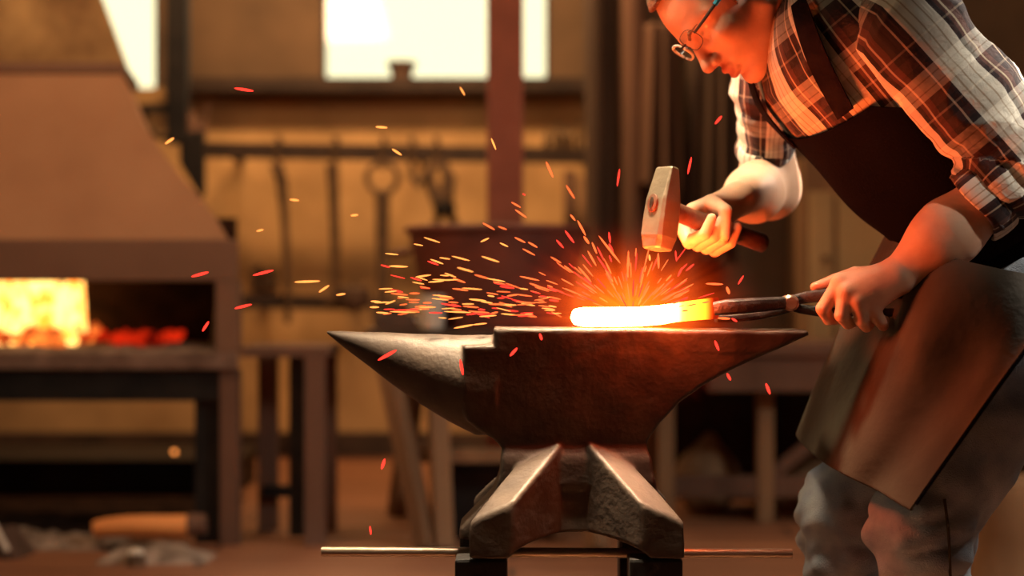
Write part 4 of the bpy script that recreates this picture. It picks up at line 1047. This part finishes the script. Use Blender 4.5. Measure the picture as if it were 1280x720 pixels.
# apron bib, straps and skirt
def sheet(name,grid,m,parent,th=.003,smooth=True):
    A=np.array(grid); nu,nv=A.shape[:2]
    du=np.gradient(A,axis=0); dv=np.gradient(A,axis=1); nn=np.cross(du,dv); nn/=np.linalg.norm(nn,axis=2,keepdims=True)+1e-9
    Bk=A-nn*th; v=np.concatenate([A.reshape(-1,3),Bk.reshape(-1,3)]); g=nu*nv; f=[]
    for i in range(nu-1):
        for j in range(nv-1):
            a=i*nv+j; f.append((a,a+nv,a+nv+1,a+1)); f.append((g+a,g+a+1,g+a+nv+1,g+a+nv))
    for i in range(nu-1):
        a=i*nv; f.append((a,g+a,g+a+nv,a+nv)); a=i*nv+nv-1; f.append((a,a+nv,g+a+nv,g+a))
    for j in range(nv-1):
        f.append((j,j+1,g+j+1,g+j)); a=(nu-1)*nv+j; f.append((a,g+a,g+a+1,a+1))
    o=meshobj(name,v,f,m,parent,smooth=False)
    bm=bmesh.new(); bm.from_mesh(o.data); bmesh.ops.recalc_face_normals(bm,faces=bm.faces[:]); bm.to_mesh(o.data); bm.free()
    o.data.shade_smooth(); o.data.set_sharp_from_angle(angle=math.radians(50)); return o
def axis(t): return AX0-T*t
def onshirt(t,phi,o):
    a=math.radians(phi); d=Fd*math.cos(a)+Lx*math.sin(a)
    return axis(t)+d*.45, -d, o
def marchgrid(tp,fn,o):
    S=[];D=[]
    sh=(len(tp),len(tp[0]))
    for row in tp:
        for (t,phi) in row:
            s_,d_,_=onshirt(t,phi,o); S.append(s_);D.append(d_)
    return march(S,D,fn,o).reshape(sh[0],sh[1],3)
TB=.068                                       # bib top, distance down the torso from the shoulders
nu,nv=44,40
tp=[[(TB+(.42-TB)*j/(nv-1)+(.024*(2*i/(nu-1)-1)+.008*(1-(2*i/(nu-1)-1)**2))*(1-j/(nv-1)), (-44-46*min(1,j/(nv*.38)))+(88+92*min(1,j/(nv*.38)))*i/(nu-1)) for j in range(nv)] for i in range(nu)]
g=marchgrid(tp,shirt_fn,.010)
apron=empty('apron',tuple(W(1180,320,2.45)-np.array(smith.location)),None,None); apron.parent=smith
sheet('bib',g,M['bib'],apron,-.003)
for ph,wd,gr_s in ((32,7.5,.42),(-34,10,-.45)):
    tp=[[(TB+.01-(.01+.17)*j/29, ph*(1+gr_s*(j/29))+wd*(i/7-.5)*2*.72) for j in range(30)] for i in range(8)]
    sheet('strap',marchgrid(tp,shirt_fn,.012),M['leather_strap'],apron,-.003)
# skirt
def spline(pts,t):
    n=len(pts)-1; x=min(max(t,0),1)*n; i=min(int(x),n-1); f_=x-i
    p0=pts[max(i-1,0)];p1=pts[i];p2=pts[i+1];p3=pts[min(i+2,n)]
    return .5*((2*p1)+(p2-p0)*f_+(2*p0-5*p1+4*p2-p3)*f_**2+(3*p1-p0-3*p2+p3)*f_**3)
topc=[W(1108,296,2.78),W(1112,300,2.66),W(1150,312,2.46),W(1215,330,2.37),W(1290,345,2.35),W(1352,350,2.40)]
midc=[W(1055,410,2.80),W(1052,420,2.66),W(1105,438,2.46),W(1160,455,2.34),W(1225,470,2.27),W(1278,445,2.26)]
botc=[W(1000,540,2.80),W(998,550,2.68),W(1034,577,2.55),W(1070,598,2.41),W(1106,617,2.32),W(1141,637,2.25)]
nu,nv=110,70; gr=[]
for i in range(nu):
    u=i/(nu-1); row=[]
    a,b_,c=spline(topc,u),spline(midc,u),spline(botc,u)
    for j in range(nv):
        v_=j/(nv-1)
        p=a*(1-v_)*(1-2*v_)+b_*4*v_*(1-v_)+c*v_*(2*v_-1)
        nrmv=np.array([-.55,-.80,.2])
        amp=.016*min(1,v_*2.2+.05)
        w_=math.sin(u*2*PI*1.9+1.1+1.2*v_)*.9+math.sin(u*2*PI*3.7+2-1.5*v_)*.35+.25*float(vnoise((p[0],p[1],p[2]),30,90))
        p=p+nrmv*amp*w_*(.35+.65*math.sin(PI*min(1,max(0,u*1.05))))
        row.append(p)
    gr.append(row)
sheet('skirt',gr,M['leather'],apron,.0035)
gr_=np.array(gr)
hem=gr_[:,-1]; MB().tube([tuple(p) for p in hem[::2]],.0032,6).build('hem',M['leather'],apron,smooth=True)
edge=gr_[-1,:]; MB().tube([tuple(p) for p in edge[::2]],.0030,6).build('edge_binding',M['bib'],apron,smooth=True)
# waist band
tpb=[[(.355+.035*j/5, -88+186*i/47) for j in range(6)] for i in range(48)]
sheet('waist_tie',marchgrid(tpb,shirt_fn,.016),M['leather_strap'],apron,-.003)
# boots
for nm,a in (('boot',AN),('boot',AF)):
    zb=a[2]; bf=Field(np.arange(a[0]-.24,a[0]+.12,.007),np.arange(a[1]-.09,a[1]+.09,.007),np.arange(-.01,.22,.007))
    bf.add(cone((a[0]+.03,a[1],.055),(a[0]-.13,a[1],.045),.046,.042),.02,.06); bf.add(cone((a[0]+.02,a[1],.06),(a[0],a[1],.18),.048,.055),.02,.06)
    bf.all(lambda V,x,y,z: smax(V,.002-z,.003)); P,Q=bf.mesh(); bt=meshobj('boot',P,Q,M['boot'],smith,smooth=True)
# safety glasses
gl=empty('safety_glasses',tuple(hh(.1,0,.005)),"clear safety glasses with blue-tipped temples on the smith's face",'glasses')
def rim(sgn,m):
    pts=[]
    for i in range(33):
        a=2*PI*i/32; cx_=math.copysign(abs(math.cos(a))**.7,math.cos(a)); sy_=math.copysign(abs(math.sin(a))**.7,math.sin(a))
        s_=sgn*(.034+.027*cx_*sgn); pts.append(hh(.101-.16*max(0,abs(s_)-.02)-.0*sy_, s_, .016+.018*sy_))
    o=MB().tube(pts,.0006 if sgn>0 else .0022,8,cap=False,up=hu_).build('rim',m,gl,smooth=True)
    c=np.mean(pts[:-1],0); v=[c]+[p for p in pts[:-1]]; f=[(0,1+i,1+(i+1)%32) for i in range(32)]
    v2=[p-hf*.0015 for p in v]; f2=[(a+33,c_+33,b_+33) for a,b_,c_ in f]
    MB().add(v+v2,f+f2+[(1+i,1+(i+1)%32,34+(i+1)%32,34+i) for i in range(32)]).build('lens',M['lens'],gl,smooth=True)
rim(1,M['frame_dark']); rim(-1,M['pale'])  # far rim given a pale colour for the light it catches
MB().tube([hh(.101,-.009,.020),hh(.106,0,.022),hh(.101,.009,.020)],.0018,8,up=hu_).build('bridge',M['frame_dark'],gl,smooth=True)
for s_ in (1,-1):
    MB().tube([hh(.095,s_*.060,.018),hh(.086,s_*.069,.017),hh(.045,s_*.0775,.013)],[.0022,.0026,.0026],8,up=hs).build('hinge_arm',M['frame_dark'],gl,smooth=True)
    MB().tube([hh(.045,s_*.0775,.013),hh(.01,s_*.0835,.011),hh(-.03,s_*.086,.006),hh(-.05,s_*.082,-.018)],[.0042,.0048,.0045,.0030],8,up=hs).build('temple',M['blue_frame'],gl,smooth=True)
# ------------------------------------------------------------------ sparks
M['spark_red']=emit('red spark',(1,.035,.02),2.4,False)
M['spark_orange']=emit('orange spark',(1,.30,.06),2.2,False)
M['spark_deep']=emit('deep orange spark',(1,.13,.03),2.0,False)
M['spark_core']=emit('spark core',(1,.40,.22),3.0,False)
_cache={}
def spark(px,py,ln,ang,Y,m,label,group,thick=1.6,core=False,heat=0):
    key=(m,round(thick,1),core)
    c=W(px,py,Y); s=Y/F; L_=ln*s; r=thick*s
    # the streak: a slender tapering sliver of hot scale
    if key not in _cache:
        n=6; prof=[(-.5,.15),(-.38,.7),(-.1,1),(.2,.95),(.42,.6),(.5,.12)]; v=[];f=[]
        for x,q in prof:
            for j in range(n): v.append((x,q*math.cos(2*PI*j/n),q*math.sin(2*PI*j/n)))
        for i in range(len(prof)-1):
            for j in range(n): f.append((i*n+j,i*n+(j+1)%n,(i+1)*n+(j+1)%n,(i+1)*n+j))
        f.append(tuple(range(n-1,-1,-1))); f.append(tuple((len(prof)-1)*n+j for j in range(n)))
        me=bpy.data.meshes.new('spark'); me.from_pydata(v,[],f); me.materials.append(M[m]); me.shade_smooth(); _cache[key]=me
    o=bpy.data.objects.new('spark',_cache[key]); COL.objects.link(o)
    o.location=Vector(c.tolist()); o.scale=(L_,r,r); o.rotation_euler=(0,math.radians(ang),random.uniform(-.3,.3))
    tag(o,label,'spark',group); return o
A_=[ # px,py,len,angle (screen, clockwise),Y,material,thickness,label
(305,112,25,9,2.35,'spark_red',2.2,'red spark high over the dark sill beam, topmost at the left'),
(212,176,14,-32,2.7,'spark_orange',1.9,'orange spark beside the pointed foot of the black bracket'),
(477,159,15,4,2.6,'spark_orange',1.8,'yellow spark just above the tool rail, over the ring-handled shovel'),
(496,190,15,33,2.6,'spark_orange',1.8,'yellow spark crossing the tool rail right of the ring handle'),
(578,114,12,60,2.7,'spark_orange',1.4,'faint spark on the sill beam just left of the red post'),
(617,180,16,68,2.5,'spark_orange',1.5,'thin spark on the upper left edge of the red post'),
(687,212,22,66,2.5,'spark_deep',1.9,'bright pink-orange spark on the ochre wall right of the red post'),
(713,240,20,58,2.7,'spark_deep',1.5,'dim thin spark near the leaning boards'),
(773,222,22,-82,2.5,'spark_red',1.6,'dim red upright spark against the dark timber, left of the hammer'),
(862,207,22,-78,2.4,'spark_red',1.8,'red upright spark just right of the hammer head top'),
(898,150,13,-50,2.3,'spark_red',2.0,'red spark under the smith\'s nose in front of the dark partition'),
(443,269,10,-6,2.7,'spark_orange',1.6,'small yellow spark level with the shafts of the hanging tools'),
(368,250,12,6,2.7,'spark_orange',1.7,'yellow spark beside the poker shaft'),
(325,288,9,-12,2.7,'spark_orange',1.5,'small pale spark on the ochre wall above the hook plate'),
(250,343,24,-14,2.35,'spark_red',2.3,'red spark in front of the hood skirt corner'),
(329,341,28,-14,2.4,'spark_red',2.3,'long red-orange spark beside the small hook plate'),
(304,383,22,-14,2.35,'spark_red',2.2,'red spark at the left end of the lower tool rail'),
(257,408,15,-58,2.35,'spark_red',2.2,'red slanting spark by the forge corner post'),
(384,352,32,-2,2.6,'spark_orange',1.9,'long flat yellow spark across the poker shaft foot'),
(405,361,16,-34,2.6,'spark_orange',1.7,'short rising yellow spark beside the long flat one'),
(426,368,12,-8,2.6,'spark_orange',1.7,'yellow spark at the top of the round ladle'),
(484,444,28,-28,2.36,'spark_red',2.6,'large red spark in front of the anvil horn'),
(577,459,20,80,2.36,'spark_red',2.4,'red upright spark against the step of the anvil'),
(642,440,14,-48,2.36,'spark_red',2.4,'red spark on the anvil side just right of the step'),
(676,421,9,72,2.38,'spark_red',2.2,'small red spark just under the anvil face edge'),
(896,432,14,68,2.38,'spark_red',2.2,'red spark on the anvil side below the tongs jaw'),
(911,471,10,62,2.36,'spark_red',2.2,'small red spark below the anvil heel'),
(960,486,15,68,2.36,'spark_red',2.2,'red spark in front of the workbench leg, right of the heel'),
(479,580,14,-72,2.36,'spark_red',2.4,'red spark below the horn in front of the far trestle leg'),
(218,565,7,20,5.9,'spark_orange',3.4,'round orange glint under the forge table, against the wall'),  # glint put in as a small glowing sliver, no flying spark
(463,663,11,84,2.36,'spark_red',1.6,'lone red spark just above the steel rod'),
(655,243,4,30,2.5,'spark_red',1.2,'tiny red spark on the right edge of the red post'),
(893,355,22,2,2.5,'spark_deep',1.8,'flat orange spark between the hammer handle and the tongs'),
(910,363,10,70,2.5,'spark_deep',2.4,'small orange spark dropping over the tongs jaw'),
(926,350,13,-58,2.5,'spark_red',1.5,'thin red spark right of the glow, over the tongs'),
(812,322,8,84,2.45,'spark_orange',1.7,'short pink spark directly under the hammer face, the left one'),
(823,326,20,88,2.45,'spark_deep',1.8,'long upright spark directly under the hammer face, the right one'),
(845,320,14,84,2.5,'spark_red',1.3,'dim red spark under the right corner of the hammer face'),
(850,340,13,-64,2.5,'spark_red',1.8,'red spark rising between hammer face and smith\'s knuckles'),
(905,398,16,3,2.42,'spark_deep',2.0,'flat orange spark lying on the anvil face beside the tongs'),
(918,400,8,30,2.42,'spark_red',1.8,'small red spark on the anvil face under the tongs jaw'),
]
for px,py,ln,ang,Y,m,th,lab in A_: spark(px,py,ln,ang,Y,m,lab,'stray sparks',th*.88)
# dense spray flying left from the blow
LB='short glowing spark in the dense spray flying left of the hot bar'
R=np.random.default_rng(11)
fixed=[(546,327,18,20),(482,361,18,-2),(498,333,24,2),(560,350,26,-2),(613,324,24,18),(661,315,18,28),(576,323,24,14),(651,267,18,35),(645,256,14,30),(611,283,18,28),(628,285,12,20),(606,300,12,-25),(662,348,26,12),(641,369,16,-8),(590,361,26,4),(572,390,36,2),(580,408,26,-10),(504,390,34,2),(534,384,22,0),(563,344,16,20),(620,350,24,10),(545,352,20,-4),(670,357,18,20),(690,353,16,20),(597,375,22,6),(529,345,20,-8),(553,370,26,6),(634,381,24,2),(610,395,22,-4),(657,378,26,4),(468,384,12,0),(478,378,20,-3),(488,378,14,-20),(478,391,16,4),(556,323,14,8),(540,300,22,18),(523,306,12,10),(650,300,16,26),(666,306,14,30),(630,306,12,25),(470,377,14,4),(695,325,16,30),(636,393,20,5),(585,380,16,0),(600,405,18,-6)]
n=0
for q in fixed:
    spark(q[0],q[1],q[2],q[3],R.uniform(2.4,2.62),'spark_deep' if q[0]>640 or q[1]<300 else 'spark_orange',LB,'dense spray',R.uniform(1.0,1.5)); n+=1
for i in range(95):
    d=R.uniform(.06,1)**.8; px=725-245*d; spread=14+95*d*(.35+.3*R.random()); py=398-abs(R.normal())*spread*.62
    if py<282 or px<480: continue
    a=math.degrees(math.atan2(396-py,-(px-775)))*.75+R.normal()*7
    spark(px,py,R.uniform(9,24),a,R.uniform(2.38,2.66),R.choice(['spark_orange','spark_deep','spark_deep','spark_red']),LB,'dense spray',R.uniform(.8,1.4))
LU='thin red-orange spark bursting upward from the struck end of the hot bar'
up=[(762,312,44,52),(753,330,24,55),(740,323,22,60),(712,296,20,52),(727,285,22,62),(762,297,14,82),(764,311,14,66),(743,310,16,66),(735,338,20,50),(785,330,34,-88),(733,300,12,55),(700,305,14,48),(762,345,18,60),(716,272,10,50),(731,343,26,48)]
for q in up: spark(q[0],q[1],q[2],q[3],R.uniform(2.4,2.6),'spark_red' if R.random()<.4 else 'spark_deep',LU,'upward burst',R.uniform(1.1,1.9))
for i in range(120):
    x=R.uniform(705,880); a=R.uniform(25,155) if x<800 else R.uniform(20,120); ar=math.radians(a)
    rad=R.uniform(18,80)*(1 if x<840 else .55)*(.6+.4*math.sin(ar)); sx=x+math.cos(ar)*rad*-1.0; sy=392-rad*abs(math.sin(ar))
    if sx>920: continue
    dx=sx-790; ang=math.degrees(math.atan2(-(392-sy)-4, dx)) 
    spark(sx,sy,R.uniform(8,26),ang,R.uniform(2.4,2.6),R.choice(['spark_red','spark_red','spark_deep','spark_deep']),LU,'upward burst',R.uniform(.6,1.3))
# emissive volume added for the glow round the struck bar
def haze():
    me=bpy.data.meshes.new('glow_haze'); bm=bmesh.new(); bmesh.ops.create_icosphere(bm,subdivisions=4,radius=1); bm.to_mesh(me); bm.free()
    o=bpy.data.objects.new('glow_haze',me); COL.objects.link(o)
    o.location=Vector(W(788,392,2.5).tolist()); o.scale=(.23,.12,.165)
    m,nt,out=newmat('glow haze')
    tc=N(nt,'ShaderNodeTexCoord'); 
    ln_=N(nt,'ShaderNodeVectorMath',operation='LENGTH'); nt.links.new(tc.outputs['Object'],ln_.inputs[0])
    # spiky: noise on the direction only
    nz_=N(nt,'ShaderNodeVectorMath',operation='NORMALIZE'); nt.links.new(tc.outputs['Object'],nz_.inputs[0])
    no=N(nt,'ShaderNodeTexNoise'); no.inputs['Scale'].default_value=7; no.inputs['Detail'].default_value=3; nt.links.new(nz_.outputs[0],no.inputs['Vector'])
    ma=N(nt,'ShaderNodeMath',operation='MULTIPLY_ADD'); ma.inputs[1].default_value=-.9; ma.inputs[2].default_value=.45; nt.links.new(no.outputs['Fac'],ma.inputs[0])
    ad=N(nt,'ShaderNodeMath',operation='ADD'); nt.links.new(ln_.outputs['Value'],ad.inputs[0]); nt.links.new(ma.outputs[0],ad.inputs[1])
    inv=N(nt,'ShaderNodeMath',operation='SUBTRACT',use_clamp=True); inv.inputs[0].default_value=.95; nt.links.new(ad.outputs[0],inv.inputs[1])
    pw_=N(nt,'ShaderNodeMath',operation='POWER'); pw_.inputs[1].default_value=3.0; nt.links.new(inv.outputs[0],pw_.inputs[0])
    ml=N(nt,'ShaderNodeMath',operation='MULTIPLY'); ml.inputs[1].default_value=HAZE; nt.links.new(pw_.outputs[0],ml.inputs[0])
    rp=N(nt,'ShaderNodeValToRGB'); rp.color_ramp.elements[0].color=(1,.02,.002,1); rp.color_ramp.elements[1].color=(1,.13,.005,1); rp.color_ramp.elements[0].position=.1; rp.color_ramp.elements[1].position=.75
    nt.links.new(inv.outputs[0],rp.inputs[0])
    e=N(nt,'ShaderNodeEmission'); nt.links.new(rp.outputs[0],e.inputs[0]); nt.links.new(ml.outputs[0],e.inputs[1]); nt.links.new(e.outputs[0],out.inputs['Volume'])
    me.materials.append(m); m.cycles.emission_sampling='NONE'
    tag(o,'orange glow added as a haze round the struck hot bar','flame',None,'stuff')
HAZE=62
haze()
# ------------------------------------------------------------------ camera and light
cd=bpy.data.cameras.new('camera'); cam=bpy.data.objects.new('camera',cd); COL.objects.link(cam)
cam.location=(0,0,CZ); cam.rotation_euler=(PI/2,0,0); cd.sensor_width=36; cd.lens=F/1280*36
cd.clip_start=.05; cd.clip_end=60
cd.dof.use_dof=True; cd.dof.focus_distance=2.44; cd.dof.aperture_fstop=1.9
scn.camera=cam
w=bpy.data.worlds.new('daylight'); scn.world=w; w.use_nodes=True
bg=w.node_tree.nodes['Background']; bg.inputs[0].default_value=(1,.93,.56,1); bg.inputs[1].default_value=1.7
def area(name,loc,to,size,power,col,sy=None):
    l=bpy.data.lights.new(name,'AREA'); l.energy=power; l.color=col; l.size=size
    if sy: l.shape='RECTANGLE'; l.size_y=sy
    o=bpy.data.objects.new(name,l); COL.objects.link(o); o.location=loc
    o.rotation_euler=(Vector(to)-Vector(loc)).to_track_quat('-Z','Y').to_euler(); return o
def point(name,loc,power,col,r):
    l=bpy.data.lights.new(name,'POINT'); l.energy=power; l.color=col; l.shadow_soft_size=r
    o=bpy.data.objects.new(name,l); COL.objects.link(o); o.location=loc; return o
area('pendant_lamp',(.02,2.415,2.1),(.06,2.42,.6),.25,14,(1,.74,.45)).data.spread=.66
area('skylight',(2.0,2.95,2.3),(1.2,2.5,1.1),.5,75,(1,.88,.72))
area('shirt_fill',(2.0,1.2,2.5),(1.07,2.45,1.34),.2,7.5,(1,.90,.76)).data.spread=.36  # unseen narrow lamp added to brighten the shirt
area('left_fill',(-2.9,2.45,2.0),(.9,2.55,.8),1.0,21,(1,.70,.40))  # soft fill added from the left; that wall has no window
area('arm_fill',(-.7,2.3,2.5),(.44,2.80,1.0),.15,1.15,(1,.78,.50)).data.spread=.26  # added narrow beam for the far forearm and hammer only
area('wall_fill',(-.6,6.6,3.05),(-.5,8,1.0),1.6,92,(1,.56,.24),.3)  # made-up area fill that brightens the ochre back wall
area('forge_fill',(-1.4,4.0,3.0),(-1.6,5.4,1.0),.8,37,(1,.55,.28))  # unseen fill added to lift the hood and forge front
area('right_fill',(1.0,5.2,3.0),(1.2,6.4,.6),.6,17,(1,.6,.34))  # extra area fill added for the cupboard and right bench
point('bar_glow_fill',tuple(W(850,352,2.408)),7.6,(1,.11,.024),.04)  # added point light before the bar, reddens the arm and face
v=scn.view_settings; v.view_transform='Standard'; v.look='None'; v.gamma=1; v.exposure=0; v.use_curve_mapping=False
scn.display_settings.display_device='sRGB'
